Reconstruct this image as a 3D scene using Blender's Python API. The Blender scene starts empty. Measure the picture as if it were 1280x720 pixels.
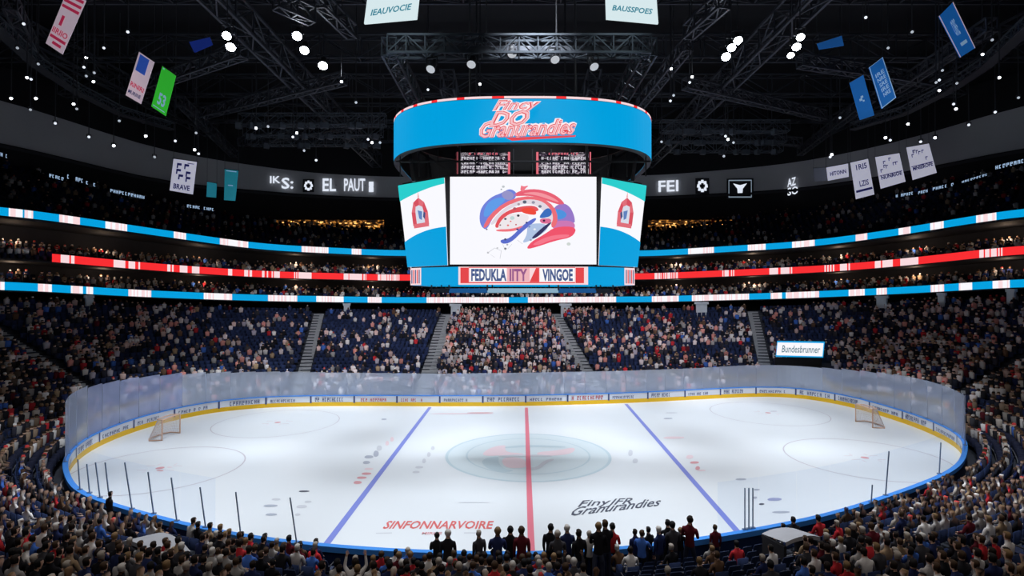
import bpy, math, random
import numpy as np
from mathutils import Vector, Matrix
random.seed(11); RNG = np.random.default_rng(5)
SC = bpy.context.scene; COL = SC.collection
F = 700.0; PITCH = math.atan(6/700)
CY, CZ = -31.0, 9.0            # camera stands at (0, CY, CZ)

# ------------------------------------------------------------------ pixel <-> place
def ray(px, py):
    u, v = (px-640)/F, (360-py)/F
    c, s = math.cos(PITCH), math.sin(PITCH)
    return Vector((u, c-v*s, s+v*c))
def at_z(px, py, z):
    r = ray(px, py); t = (z-CZ)/r.z; return Vector((r.x*t, CY+r.y*t, z))
def at_y(px, py, Y):
    r = ray(px, py); t = (Y-CY)/r.y; return Vector((r.x*t, Y, CZ+r.z*t))
def z_for(py, Y): return at_y(640, py, Y).z
def proj(x, y, z):
    c, s = math.cos(PITCH), math.sin(PITCH)
    d = (y-CY)*c+(z-CZ)*s; up = -(y-CY)*s+(z-CZ)*c
    if d <= .3: return (-9999, -9999)
    return (640+F*x/d, 360-F*up/d)

# ------------------------------------------------------------------ materials
def mat(name, col=(.5,.5,.5), rough=.6, metal=0, emit=0, ecol=None, noise=0, scale=3, spec=.3):
    m = bpy.data.materials.new(name); m.use_nodes = True
    nt = m.node_tree; b = nt.nodes['Principled BSDF']
    b.inputs['Base Color'].default_value = (*col, 1); b.inputs['Roughness'].default_value = rough
    b.inputs['Metallic'].default_value = metal; b.inputs['Specular IOR Level'].default_value = spec
    if emit:
        b.inputs['Emission Color'].default_value = (*(ecol or col), 1); b.inputs['Emission Strength'].default_value = emit
    if noise:
        tc = nt.nodes.new('ShaderNodeTexCoord'); n = nt.nodes.new('ShaderNodeTexNoise'); n.inputs['Scale'].default_value = scale
        mx = nt.nodes.new('ShaderNodeMix'); mx.data_type = 'RGBA'; mx.inputs[6].default_value = (*[c*(1-noise) for c in col], 1)
        mx.inputs[7].default_value = (*[min(1, c*(1+noise)) for c in col], 1)
        nt.links.new(tc.outputs['Object'], n.inputs['Vector']); nt.links.new(n.outputs['Fac'], mx.inputs[0]); nt.links.new(mx.outputs[2], b.inputs['Base Color'])
    return m
def srgb(r, g, b):
    f = lambda c: (c/255/12.92 if c/255 <= .04045 else ((c/255+.055)/1.055)**2.4)
    return (f(r), f(g), f(b))
def led(name, rgb, k=1.0):
    c = srgb(*rgb); m = mat(name, (0.01,0.01,0.01), .5, emit=k, ecol=c, spec=.1); return m
def paint(name, rgb, **k): return mat(name, srgb(*rgb), **k)
M = {}
M['ice'] = mat('ice', (.80,.85,.90), .32, noise=.025, scale=.25, spec=.25)
for n, c in dict(blue_line=(132,146,224), red_line=(232,128,146), faint_teal=(198,218,228), pale_teal=(217,231,238), faint_pink=(238,218,226),
                 faint_grey=(208,213,222), smudge=(176,184,200), ink=(84,90,106), red_ink=(222,112,112), red_mark=(222,164,172), navy_mark=(160,168,206), circle_line=(200,196,206)).items():
    M[n] = paint('ice_'+n, c, rough=.35)
M['kick'] = paint('yellow_kickplate', (250,200,40), rough=.4)
M['board'] = paint('white_board', (232,236,245), rough=.4)
M['adtext'] = paint('board_lettering', (70,84,130), rough=.5)
M['adred'] = paint('board_lettering_red', (190,60,70), rough=.5)
M['cap'] = paint('blue_cap_rail', (70,150,240), rough=.4)
M['outerboard'] = paint('outer_board_blue', (14,34,74), rough=.5)
M['post'] = paint('steel_stanchion', (120,142,172), rough=.35, metal=.2)
def glass(name, fac, tint, diffuse_mix):
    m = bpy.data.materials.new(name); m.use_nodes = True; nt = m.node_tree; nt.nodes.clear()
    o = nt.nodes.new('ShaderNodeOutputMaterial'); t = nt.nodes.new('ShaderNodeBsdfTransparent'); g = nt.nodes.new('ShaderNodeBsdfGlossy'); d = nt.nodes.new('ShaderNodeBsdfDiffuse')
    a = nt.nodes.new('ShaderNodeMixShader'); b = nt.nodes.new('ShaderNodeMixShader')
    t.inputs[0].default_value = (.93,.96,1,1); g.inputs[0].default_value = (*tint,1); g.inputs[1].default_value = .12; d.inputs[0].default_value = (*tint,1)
    a.inputs[0].default_value = diffuse_mix; nt.links.new(g.outputs[0], a.inputs[1]); nt.links.new(d.outputs[0], a.inputs[2])
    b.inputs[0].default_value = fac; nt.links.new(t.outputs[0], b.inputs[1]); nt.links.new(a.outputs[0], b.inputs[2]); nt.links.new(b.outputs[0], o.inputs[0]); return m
M['glass_reflect'] = glass('rink_glass_ice_reflection', .60, (.60,.66,.80), .6)  # pale diffuse tint paints the bright ice's reflection into these panes
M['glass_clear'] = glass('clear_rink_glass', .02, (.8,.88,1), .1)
M['glass_end'] = glass('rink_glass_bluish_reflection', .62, (.52,.58,.84), .6)  # the same painted ice reflection, bluer, for the left end panes
M['concrete'] = mat('dark_concrete', (.035,.04,.055), .8, noise=.3, scale=1.5)
M['nosing'] = mat('step_nosing', (.10,.11,.13), .7)
M['aisle'] = mat('grey_aisle', (.36,.38,.40), .8, noise=.2)
M['slab'] = mat('balcony_concrete', (.03,.03,.036), .8, noise=.3, scale=.8)
M['greywall'] = mat('grey_upper_wall', (.44,.44,.46), .85, noise=.1, scale=.15)
M['black'] = mat('black_paint', (.008,.008,.01), .8)
M['dark'] = mat('dark_steel', (.05,.052,.06), .5, .4)
M['truss'] = mat('painted_truss_steel', (.07,.075,.09), .45, .5)
M['alu'] = mat('aluminium_truss', (.12,.14,.17), .4, .6)
M['canopy'] = mat('grey_canopy', (.42,.43,.47), .7, noise=.1)
M['pillar'] = mat('pale_pillar', (.62,.68,.74), .7, noise=.1)
M['seat'] = mat('navy_seat_plastic', (.016,.028,.075), .5, noise=.15)
M['seatmetal'] = mat('seat_bracket', (.06,.06,.07), .5, .5)
M['cyan'] = led('led_cyan', (0,160,222), 1.0)
M['cyan2'] = led('led_sky', (20,150,214), 1.15)
M['white_led'] = led('led_white', (244,244,250), 1.05)
M['red_led'] = led('led_red', (226,40,44), 1.25)
M['pinkw'] = led('led_pink_white', (244,214,218), 1.05)
M['turq'] = led('led_turquoise', (40,205,205), 1.0)
M['lampwhite'] = mat('lamp_lens_white', (1,1,1), emit=55, ecol=(.86,.92,1))
M['spotlens'] = mat('spot_lens_white', (1,1,1), emit=9, ecol=(.9,.94,1))
M['faintlens'] = mat('faint_spot_lens', (1,1,1), emit=.35, ecol=(.8,.88,1)); M['midlens'] = mat('mid_spot_lens', (1,1,1), emit=1.0, ecol=(.85,.9,1))
M['amber'] = mat('amber_lamp', (1,.6,.2), emit=1.6, ecol=(1,.5,.14))
M['sign_light'] = led('sign_letters', (170,200,235), .9)
M['letters'] = led('wall_letters_white', (225,232,245), 1.0)
def L(n, rgb, k=1.0):
    if n not in M: M[n] = led(n, rgb, k)
    return M[n]
def noisy_screen(name, cols, scale, k=1.0, thr=(.35,.5,.62)):
    m = bpy.data.materials.new(name); m.use_nodes = True; nt = m.node_tree; b = nt.nodes['Principled BSDF']
    tc = nt.nodes.new('ShaderNodeTexCoord'); mp = nt.nodes.new('ShaderNodeMapping'); mp.inputs['Scale'].default_value = scale
    n = nt.nodes.new('ShaderNodeTexNoise'); n.inputs['Scale'].default_value = 1; n.inputs['Detail'].default_value = 3
    r = nt.nodes.new('ShaderNodeValToRGB'); r.color_ramp.elements[0].position = thr[0]; r.color_ramp.elements[0].color = (*srgb(*cols[0]),1)
    r.color_ramp.elements[1].position = thr[2]; r.color_ramp.elements[1].color = (*srgb(*cols[2]),1)
    e = r.color_ramp.elements.new(thr[1]); e.color = (*srgb(*cols[1]),1)
    nt.links.new(tc.outputs['Object'], mp.inputs[0]); nt.links.new(mp.outputs[0], n.inputs['Vector']); nt.links.new(n.outputs['Fac'], r.inputs[0])
    nt.links.new(r.outputs[0], b.inputs['Emission Color']); b.inputs['Emission Strength'].default_value = k; b.inputs['Base Color'].default_value = (.01,.01,.01,1); return m
M['scoretext'] = noisy_screen('scoreboard_video', ((24,18,34),(120,100,130),(235,225,235)), (5,1,9), 1.0, (.42,.5,.58))
M['barglow'] = noisy_screen('amber_bar_glow', ((14,9,6),(80,46,18),(235,155,66)), (2.2,.4,5), 1.0, (.42,.55,.7))

# crowd materials: colour of each object / each vertex
def objcol_mat(name, mul=1.0):
    m = mat(name, (.5,.5,.5), .85, spec=.1); nt = m.node_tree; oi = nt.nodes.new('ShaderNodeObjectInfo')
    nt.links.new(oi.outputs['Color'], nt.nodes['Principled BSDF'].inputs['Base Color']); return m
def rnd_mat(name, stops, rough=.7):
    m = mat(name, (.5,.5,.5), rough, spec=.2); nt = m.node_tree; oi = nt.nodes.new('ShaderNodeObjectInfo'); r = nt.nodes.new('ShaderNodeValToRGB')
    r.color_ramp.interpolation = 'CONSTANT'
    for i, (p, c) in enumerate(stops):
        e = r.color_ramp.elements[i] if i < 2 else r.color_ramp.elements.new(p)
        e.position = p; e.color = (*c, 1)
    nt.links.new(oi.outputs['Random'], r.inputs[0]); nt.links.new(r.outputs[0], nt.nodes['Principled BSDF'].inputs['Base Color']); return m
M['top'] = objcol_mat('clothing_top')
M['trousers'] = rnd_mat('trousers', [(0,(.02,.025,.05)),(.4,(.012,.012,.015)),(.7,(.05,.06,.10)),(.9,(.10,.09,.08))])
M['skin'] = rnd_mat('skin', [(0,(.55,.34,.25)),(.35,(.62,.40,.30)),(.6,(.42,.25,.17)),(.85,(.14,.075,.05))], .55)
M['hair'] = rnd_mat('hair', [(0,(.018,.012,.01)),(.3,(.06,.035,.02)),(.5,(.22,.14,.07)),(.62,(.012,.012,.014)),(.84,(.40,.36,.32)),(.95,(.62,.60,.58))])
M['eye'] = mat('eye', (.01,.01,.01), .3)
M['shoe'] = mat('shoe', (.03,.03,.03), .5)
def vcol_mat():
    m = mat('crowd_clothes', (.5,.5,.5), .85, spec=.1); nt = m.node_tree; a = nt.nodes.new('ShaderNodeVertexColor'); a.layer_name = 'Col'
    nt.links.new(a.outputs[0], nt.nodes['Principled BSDF'].inputs['Base Color']); return m
M['crowd'] = vcol_mat()

# ------------------------------------------------------------------ mesh builder
class MB:
    def __init__(s): s.v = []; s.f = []; s.m = []; s.mats = []
    def mi(s, m):
        if isinstance(m, str): m = M[m]
        if m not in s.mats: s.mats.append(m)
        return s.mats.index(m)
    def add(s, vs, fs, m):
        o = len(s.v); k = s.mi(m); s.v += [tuple(v) for v in vs]
        for f in fs: s.f.append([i+o for i in f]); s.m.append(k)
    def quad(s, a, b, c, d, m): s.add([a,b,c,d], [(0,1,2,3)], m)
    def poly(s, pts, m): s.add(pts, [tuple(range(len(pts)))], m)
    def box(s, c, size, m, rz=0, X=None):
        hx, hy, hz = [q/2 for q in size]; R = Matrix.Rotation(rz, 3, 'Z')
        vs = [Vector(c)+R@Vector((x*hx, y*hy, z*hz)) for x in (-1,1) for y in (-1,1) for z in (-1,1)]
        s.add(vs, [(0,1,3,2),(4,6,7,5),(0,4,5,1),(2,3,7,6),(0,2,6,4),(1,5,7,3)], m)
    def beam(s, a, b, w, h, m):
        a, b = Vector(a), Vector(b); d = (b-a).normalized(); up = Vector((0,0,1))
        if abs(d.z) > .95: up = Vector((0,1,0))
        r = d.cross(up).normalized()*(w/2); u = r.cross(d).normalized()*(h/2)
        vs = [p+i*r+j*u for p in (a,b) for i, j in ((-1,-1),(1,-1),(1,1),(-1,1))]
        s.add(vs, [(3,2,1,0),(4,5,6,7),(0,1,5,4),(1,2,6,5),(2,3,7,6),(3,0,4,7)], m)
    def tube(s, pts, r, m, n=8, r2=None):
        pts = [Vector(p) for p in pts]; rings = []
        for i, p in enumerate(pts):
            d = (pts[min(i+1,len(pts)-1)]-pts[max(i-1,0)]).normalized(); up = Vector((0,0,1)) if abs(d.z) < .9 else Vector((0,1,0))
            x = d.cross(up).normalized(); y = x.cross(d); rr = r if r2 is None else r+(r2-r)*i/(len(pts)-1)
            rings.append([p+rr*(math.cos(a)*x+math.sin(a)*y) for a in [2*math.pi*k/n for k in range(n)]])
        vs = [v for R_ in rings for v in R_]; fs = []
        for i in range(len(rings)-1):
            for k in range(n): fs.append((i*n+k, i*n+(k+1)%n, (i+1)*n+(k+1)%n, (i+1)*n+k))
        fs += [tuple(range(n))[::-1], tuple(range(len(vs)-n, len(vs)))]; s.add(vs, fs, m)
    def ring_flat(s, c, r, w, m, n=64, a0=0, a1=2*math.pi):
        vs = []; fs = []
        for i in range(n+1):
            a = a0+(a1-a0)*i/n
            for q in (r-w/2, r+w/2): vs.append((c[0]+q*math.cos(a), c[1]+q*math.sin(a), c[2]))
        for i in range(n): fs.append((2*i, 2*i+1, 2*i+3, 2*i+2))
        s.add(vs, fs, m)
    def disc(s, c, r, m, n=48, r2=None): s.poly([(c[0]+r*math.cos(2*math.pi*i/n), c[1]+(r2 or r)*math.sin(2*math.pi*i/n), c[2]) for i in range(n)], m)
    def build(s, name, parent=None, smooth=False):
        me = bpy.data.meshes.new(name); me.from_pydata(s.v, [], s.f); 
        for m in s.mats: me.materials.append(m)
        me.polygons.foreach_set('material_index', s.m)
        if smooth: me.polygons.foreach_set('use_smooth', [True]*len(s.f))
        me.update(); o = bpy.data.objects.new(name, me); COL.objects.link(o)
        if parent is not None: o.parent = parent; o.matrix_parent_inverse = Matrix.Identity(4); o.location = Vector((0,0,0)) if parent.parent is not None else -Vector(parent.location)
        return o
def tag(o, label=None, cat=None, group=None, kind=None):
    if label: o['label'] = label
    if cat: o['category'] = cat
    if group: o['group'] = group
    if kind: o['kind'] = kind
    return o
def empty(name, loc, label, cat, group=None):
    o = bpy.data.objects.new(name, None); COL.objects.link(o); o.location = loc; return tag(o, label, cat, group)
ORD = ['first','second','third','fourth','fifth','sixth','seventh','eighth','ninth','tenth','eleventh','twelfth','thirteenth','fourteenth','fifteenth','sixteenth','seventeenth','eighteenth','nineteenth','twentieth']
def ordw(n):
    if n < 20: return ORD[n]
    t = ['','','twenty','thirty','forty','fifty','sixty','seventy','eighty','ninety','hundred'][(n+1)//10]
    return t+'-'+ORD[(n+1)%10-1] if (n+1) % 10 else {'twenty':'twentieth','thirty':'thirtieth','forty':'fortieth','fifty':'fiftieth','sixty':'sixtieth','seventy':'seventieth','eighty':'eightieth','ninety':'ninetieth','hundred':'hundredth'}[t]
def chaikin(p, n=2, closed=True):
    for _ in range(n):
        q = []
        for i in range(len(p)):
            a, b = Vector(p[i]), Vector(p[(i+1) % len(p)])
            q += [a*.75+b*.25, a*.25+b*.75]
        p = q
    return p
# lettering: built-in font turned into flat faces
_TC = {}
def text_geo(s, bold=0, shear=0):
    k = (s, bold, shear)
    if k not in _TC:
        c = bpy.data.curves.new('t', 'FONT'); c.body = s; c.size = 1; c.offset = bold; c.shear = shear; c.resolution_u = 2
        o = bpy.data.objects.new('t', c); COL.objects.link(o); dg = bpy.context.evaluated_depsgraph_get(); dg.update()
        me = bpy.data.meshes.new_from_object(o.evaluated_get(dg)); vs = [v.co.copy() for v in me.vertices]; fs = [tuple(p.vertices) for p in me.polygons]
        bpy.data.objects.remove(o); bpy.data.curves.remove(c); bpy.data.meshes.remove(me)
        x0 = min(v.x for v in vs); x1 = max(v.x for v in vs); y0 = min(v.y for v in vs); y1 = max(v.y for v in vs)
        _TC[k] = ([((v.x-x0)/(x1-x0), (v.y-y0)/(y1-y0)) for v in vs], fs, (x1-x0)/(y1-y0))
    return _TC[k]
def put_text(mb, s, a, ux, uy, m, bold=0, shear=0, off=(0,0,0)):
    """text filling the parallelogram a, a+ux, a+uy"""
    vs, fs, _ = text_geo(s, bold, shear); a, ux, uy, off = Vector(a), Vector(ux), Vector(uy), Vector(off)
    mb.add([a+ux*x+uy*y+off for x, y in vs], fs, m)
def glyphs(mb, a, ux, uy, m, n, rnd, off=(0,0,0)):
    """tiny blurred lettering too small to read: strokes of letter-like bars"""
    a, ux, uy, off = Vector(a)+Vector(off), Vector(ux), Vector(uy), 0
    for i in range(n):
        if rnd.random() < .1: continue
        x0 = (i+.12)/n; x1 = (i+.82)/n; w = .22/n; k = rnd.random()
        R_ = lambda p, q, r, s_: mb.quad(a+ux*p+uy*r, a+ux*q+uy*r, a+ux*q+uy*s_, a+ux*p+uy*s_, m)
        R_(x0, x0+w, 0, 1)
        if k < .7: R_(x1-w, x1, 0 if k < .4 else .45, 1)
        if k > .25: R_(x0+w, x1-w, .8, 1)
        if k > .5: R_(x0+w, x1-w, 0, .2)
        if k < .6: R_(x0+w, x1-w, .42, .6)

# ------------------------------------------------------------------ plan of the rink and the bowl
far = [(80.6,600),(90,581),(112.5,562.5),(150,545.6),(195,530.6),(262,515.6),(330,509),(412,507.5),(480,507.5),(539,508),(659,507.5),(782.5,504),(880,499),(930,496),(969,495.5),(1010,498),(1062,508),(1119,525),(1160,540),(1194,557),(1207,570)]
near = [(1200,580),(1175,594),(1130,611),(1062,634),(1010,648),(950,659),(900,668),(850,676),(750,687),(640,691),(560,689),(480,686),(403,680),(319,671),(255,659),(187,642),(131,626),(94,613)]
raw = [at_z(*p, 0).xy for p in far]+[at_z(*p, .86).xy for p in near]
def resample(P, n, closed=True):
    P = [Vector(p) for p in P]; Q = P+[P[0]]; Ls = [0]
    for i in range(len(Q)-1): Ls.append(Ls[-1]+(Q[i+1]-Q[i]).length)
    out = []; j = 0
    for k in range(n):
        t = Ls[-1]*k/n
        while Ls[j+1] < t: j += 1
        out.append(Q[j].lerp(Q[j+1], (t-Ls[j])/(Ls[j+1]-Ls[j])))
    return out
NI = 360
inner = np.array([tuple(p) for p in resample(raw, NI)])
def smooth(A, sig):
    k = np.arange(-40, 41); w = np.exp(-k*k/(2*sig*sig)); w /= w.sum(); out = np.zeros_like(A)
    for kk, ww in zip(k, w): out += np.roll(A, -kk, axis=0)*ww
    return out
inner = smooth(inner, 4.0)
def normals(A):
    t = np.roll(A, -1, axis=0)-np.roll(A, 1, axis=0); n = np.stack([t[:,1], -t[:,0]], 1)*-1
    n /= np.linalg.norm(n, axis=1)[:,None]
    c = A-A.mean(0); 
    if (n*c).sum() < 0: n = -n
    return n
nrm = normals(inner); nrm = smooth(nrm, 9); nrm /= np.linalg.norm(nrm, axis=1)[:,None]
OC, OA, OB, ON = (1.0, 0.0), 41.0, 31.0, 2.6
def inside(x, y, A, B, n): return (abs(x-OC[0])/A)**n+(abs(y-OC[1])/B)**n < 1
outer = []
for p, n in zip(inner, nrm):
    lo, hi = 0, 80
    for _ in range(40):
        mid = (lo+hi)/2; q = p+n*mid
        if inside(q[0], q[1], OA, OB, ON): lo = mid
        else: hi = mid
    outer.append(p+n*lo)
outer = smooth(np.array(outer), 2)
upS = ([0,172,322,480,640,820,1018,1120,1280], [262,287,309,316.5,317,317,305,291,264])
redS = ([0,65,172,322,480,640,820,1040,1150,1280], [316,322,332.5,343,347,347,345.5,336,326,311])
loS = ([0,172,322,480,640,820,1000,1150,1280], [356,367,372.5,375,375,374,369,362,353])
def ring_z(P, S):
    z = np.full(len(P), np.nan)
    for i, (x, y) in enumerate(P):
        D = y-CY
        if D < 12: continue
        px = 640+F*x/D
        if -60 <= px <= 1340: z[i] = z_for(np.interp(px, *S), y)
    ok = ~np.isnan(z)
    idx = np.arange(len(P)); ii = idx[ok]; 
    per = np.concatenate([ii-len(P), ii, ii+len(P)]); zz = np.concatenate([z[ok]]*3)
    z = np.where(ok, z, np.interp(idx, per, zz)); return smooth(z[:,None], 3)[:,0]
zlo = ring_z(outer, loS); zred = ring_z(outer, redS); zup = ring_z(outer, upS)
ztop = np.array([ (zlo[i]-1.5) if outer[i][1] > -10 else (zlo[i]-1.5)*max(0,1-(-10-outer[i][1])/12)+6.2*min(1,(-10-outer[i][1])/12) for i in range(NI)])
ztop = smooth(ztop[:,None], 4)[:,0]
def bowl(s, t):
    """point of the lower stand: s in samples (float), t 0..1 up the slope"""
    i = int(math.floor(s)) % NI; j = (i+1) % NI; f = s-math.floor(s)
    a = inner[i]*(1-f)+inner[j]*f; n = nrm[i]*(1-f)+nrm[j]*f; b = outer[i]*(1-f)+outer[j]*f
    st = a+n*.6; q = st*(1-t)+b*t; zt = ztop[i]*(1-f)+ztop[j]*f; zb = .12+.18*min(1, max(0, (abs(a[0]-.6)-5)/5)) if a[1] < 6 else .3
    return q[0], q[1], zb+(zt-zb)*t, -n
NROW = 27
PS = .80
def nearest_s(px, py, z=0.0):
    q = at_z(px, py, z); d = ((inner-np.array([q.x, q.y]))**2).sum(1); return int(d.argmin())

# ------------------------------------------------------------------ camera
cam = bpy.data.cameras.new('camera'); co = bpy.data.objects.new('camera', cam); COL.objects.link(co)
co.location = (0, CY, CZ); co.rotation_euler = (math.pi/2+PITCH, 0, 0); cam.sensor_width = 36; cam.lens = F/1280*36; cam.clip_end = 500; SC.camera = co
SC.view_settings.view_transform = 'Standard'; SC.view_settings.look = 'None'

# ------------------------------------------------------------------ ice with its markings
ice = MB()
ice.poly([(p[0], p[1], 0) for p in inner], 'ice')
def icepoly(pts, m, z=.006, sm=0):
    P = [at_z(x, y, z) for x, y in pts]
    if sm: P = chaikin(P, sm)
    ice.poly(P, m)
def iceline(a, b, w, m, z=.006):
    a, b = at_z(*a, z), at_z(*b, z); r = (b-a).cross(Vector((0,0,1))).normalized()*w/2; ice.quad(a-r, a+r, b+r, b-r, m)
iceline((537.5,509),(402,688), .26, 'blue_line'); iceline((782.5,505),(925,668), .26, 'blue_line'); iceline((658,509.5),(664.5,694), .24, 'red_line', .03)
for (x, y, r) in ((200,585,3.95),(1081,572,4.0),(347,528,4.1),(960,516,4.1)):
    c = at_z(x, y, .006); ice.ring_flat(c, r, .07 if y > 550 else .05, 'circle_line', 72); ice.disc(c, .2, 'red_mark', 20)
    for sx in (-1,1):
        for sy in (-1,1):
            ice.box((c.x+sx*.7, c.y+sy*.35, .007), (.45,.03,.004), 'faint_pink'); ice.box((c.x+sx*.42, c.y+sy*.62, .007), (.03,.32,.004), 'faint_pink')
ec = at_z(660, 568, .006)
ice.disc((ec.x, ec.y, .005), 4.55, 'pale_teal', 80); ice.ring_flat((ec.x, ec.y, .008), 4.5, .16, 'faint_teal', 80); ice.ring_flat((ec.x, ec.y, .008), 3.4, .10, 'faint_teal', 80)
def epoly(pts, m, z=.012): icepoly([(540+x/5.333, 520+y/5.333) for x, y in pts], m, z, 2)
epoly([(330,250),(400,205),(500,190),(480,240),(620,250),(600,270),(460,262),(360,268)], 'faint_pink')
epoly([(460,280),(560,272),(620,290),(640,340),(560,350),(480,340)], 'faint_pink', .016)
epoly([(700,240),(830,230),(960,205),(940,250),(820,266),(700,262)], 'faint_pink')
epoly([(640,345),(700,340),(740,300),(800,282),(820,292),(760,315),(720,355),(640,362)], 'faint_grey', .018)
epoly([(320,290),(450,262),(440,310),(480,352),(560,362),(480,378),(360,350)], 'faint_teal', .010)
epoly([(440,262),(640,255),(800,262),(800,272),(640,268),(450,275)], 'faint_grey', .02)
epoly([(480,205),(640,190),(880,200),(900,212),(640,205),(490,216)], 'faint_teal', .014)
# lettering on the ice, seen from the near side
def icetext(s, bl, br, tl, m, bold=0, shear=0, z=.01):
    a, b, c = at_z(*bl, z), at_z(*br, z), at_z(*tl, z); put_text(ice, s, a, b-a, c-a, m, bold, shear)
icetext('Finy', (722,636), (765,633), (722,626), 'ink', .01, .4)
icetext('JFR', (757,634), (790,632), (759,624), 'ink', .01, .4)
icetext('Granurandies', (713,645), (826,632), (718,634), 'ink', .012, .4)
icetext('SINFONNARVOIRE', (478,661), (618,661), (482,651), 'red_ink', .02, .3)
icetext('MIRLIE', (527,668), (552,668), (528,665), 'red_mark', .03)
icepoly([(470,666),(490,665.5),(490,666.6),(470,667)], 'faint_grey'); icepoly([(580,665.5),(600,665.5),(600,666.5),(580,666.7)], 'faint_grey')
for (x, y, w, h, m) in ((447,603,9,4,'red_mark'),(452,597,11,3,'red_mark'),(458,592,11,3,'red_mark'),(461,586,10,2.5,'faint_pink'),(458,578,8,4,'smudge'),(461,571,10,4,'smudge'),(470,567,6,8,'smudge'),(474,560,6,7,'faint_grey'),
                        (484,554,4,6,'faint_pink'),(490,549,4,6,'faint_pink'),(520,590,8,3,'faint_grey'),(524,584,9,3,'faint_grey'),(530,576,4,6,'faint_grey'),(536,568,4,6,'faint_grey'),(541,560,4,5,'faint_grey'),
                        (338,632,16,3,'smudge'),(345,624,10,2.5,'faint_grey'),(339,643,13,3,'smudge'),(380,614,12,2,'ink'),(377,633,12,4,'faint_grey'),(372,643,6,3,'faint_grey'),(385,627,8,2.5,'faint_grey'),
                        (480,524,6,2,'smudge'),(592,628,36,1.2,'faint_grey'),(577,517,70,1.6,'faint_pink'),(600,516,30,1.3,'red_mark'),(835,523,10,1.6,'smudge'),(839,516,14,1.2,'faint_grey'),(842,547,24,3,'faint_pink'),
                        (862,571,8,5,'faint_pink'),(868,578,10,3,'red_mark'),(872,585,5,5,'red_mark'),(877,588,9,2,'faint_pink'),(788,566,5,8,'faint_grey'),(794,576,6,6,'faint_grey'),(926,599,12,2.6,'smudge'),
                        (946,612,7,2,'smudge'),(944,622,4,3,'smudge'),(952,630,6,2.4,'ink'),(968,624,16,4,'navy_mark'),(976,640,20,2.6,'smudge'),(200,588,8,1.5,'red_mark'),(212,584,6,1,'faint_pink'),(967,514,8,1.4,'faint_grey')):
    icepoly([(x-w*.6,y+h*.1),(x-w*.3,y-h*.5),(x+w*.5,y-h*.4),(x+w*.6,y+h*.2),(x+w*.2,y+h*.5),(x-w*.4,y+h*.5)], m, .009, 1)
o = ice.build('ice_floor'); tag(o, 'white ice rink surface with faint markings', 'ice', kind='structure')
g = MB(); cc = inner.mean(0)
bigr = [(OC[0]+52*math.copysign(abs(math.cos(a))**.7, math.cos(a)), 3+47*math.copysign(abs(math.sin(a))**.7, math.sin(a)), -.06) for a in np.linspace(0, 2*math.pi, 80, endpoint=False)]
g.poly(bigr, 'concrete'); o = g.build('floor'); tag(o, kind='structure')

# ------------------------------------------------------------------ dasher boards and glass
rink = empty('dasher_boards', (inner[0][0], inner[0][1], 0), 'white dasher boards with yellow kickplate and blue cap around the ice', 'rink boards')
kick, adb, cap, outb, letb = MB(), MB(), MB(), MB(), MB()
rr = random.Random(3)
def off(i, d): return inner[i % NI]+nrm[i % NI]*d
BH = .80
for i in range(NI):
    j = i+1; a, b = off(i,.0), off(j,.0); a1, b1 = off(i,.14), off(j,.14)
    P = lambda p, z: (p[0], p[1], z)
    kick.quad(P(a,0), P(b,0), P(b,.32), P(a,.32), 'kick')
    adb.quad(P(a,.32), P(b,.32), P(b,BH), P(a,BH), 'board')
    outb.quad(P(a1,0), P(a1,BH), P(b1,BH), P(b1,0), 'outerboard')
    c0, c1, d0, d1 = off(i,-.03), off(i,.18), off(j,-.03), off(j,.18)
    cap.quad(P(c0,BH+.06), P(d0,BH+.06), P(d1,BH+.06), P(c1,BH+.06), 'cap'); cap.quad(P(c0,BH), P(d0,BH), P(d0,BH+.06), P(c0,BH+.06), 'cap'); cap.quad(P(c1,BH-.12), P(c1,BH+.06), P(d1,BH+.06), P(d1,BH-.12), 'cap')
    # advert lettering runs along the inner face
    if i % 9 == 0:
        n = 12; k0, k1 = off(i,-.02), off(i+rr.choice((5,6,7)),-.02)
        d = np.array(k1)-np.array(k0)
        if inner[i][1] > -5:   # letters read from inside the rink
            mm = 'adred' if rr.random() < .15 else 'adtext'
            glyphs(letb, P(k0,.38), (d[0],d[1],0), (0,0,rr.choice((.22,.3))), mm, n, rr)
        q, q2 = off(i-1,-.02), off(i-1,-.02)+ (off(i,-.02)-off(i-1,-.02))*.35
        letb.quad(P(q,.26), P(q2,.26), P(q2,BH), P(q,BH), 'adtext')
for m_, n_ in ((kick,'kickplate'),(adb,'board_panel'),(cap,'cap_rail'),(outb,'outer_panel'),(letb,'advert_lettering')): m_.build(n_, rink)
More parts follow.
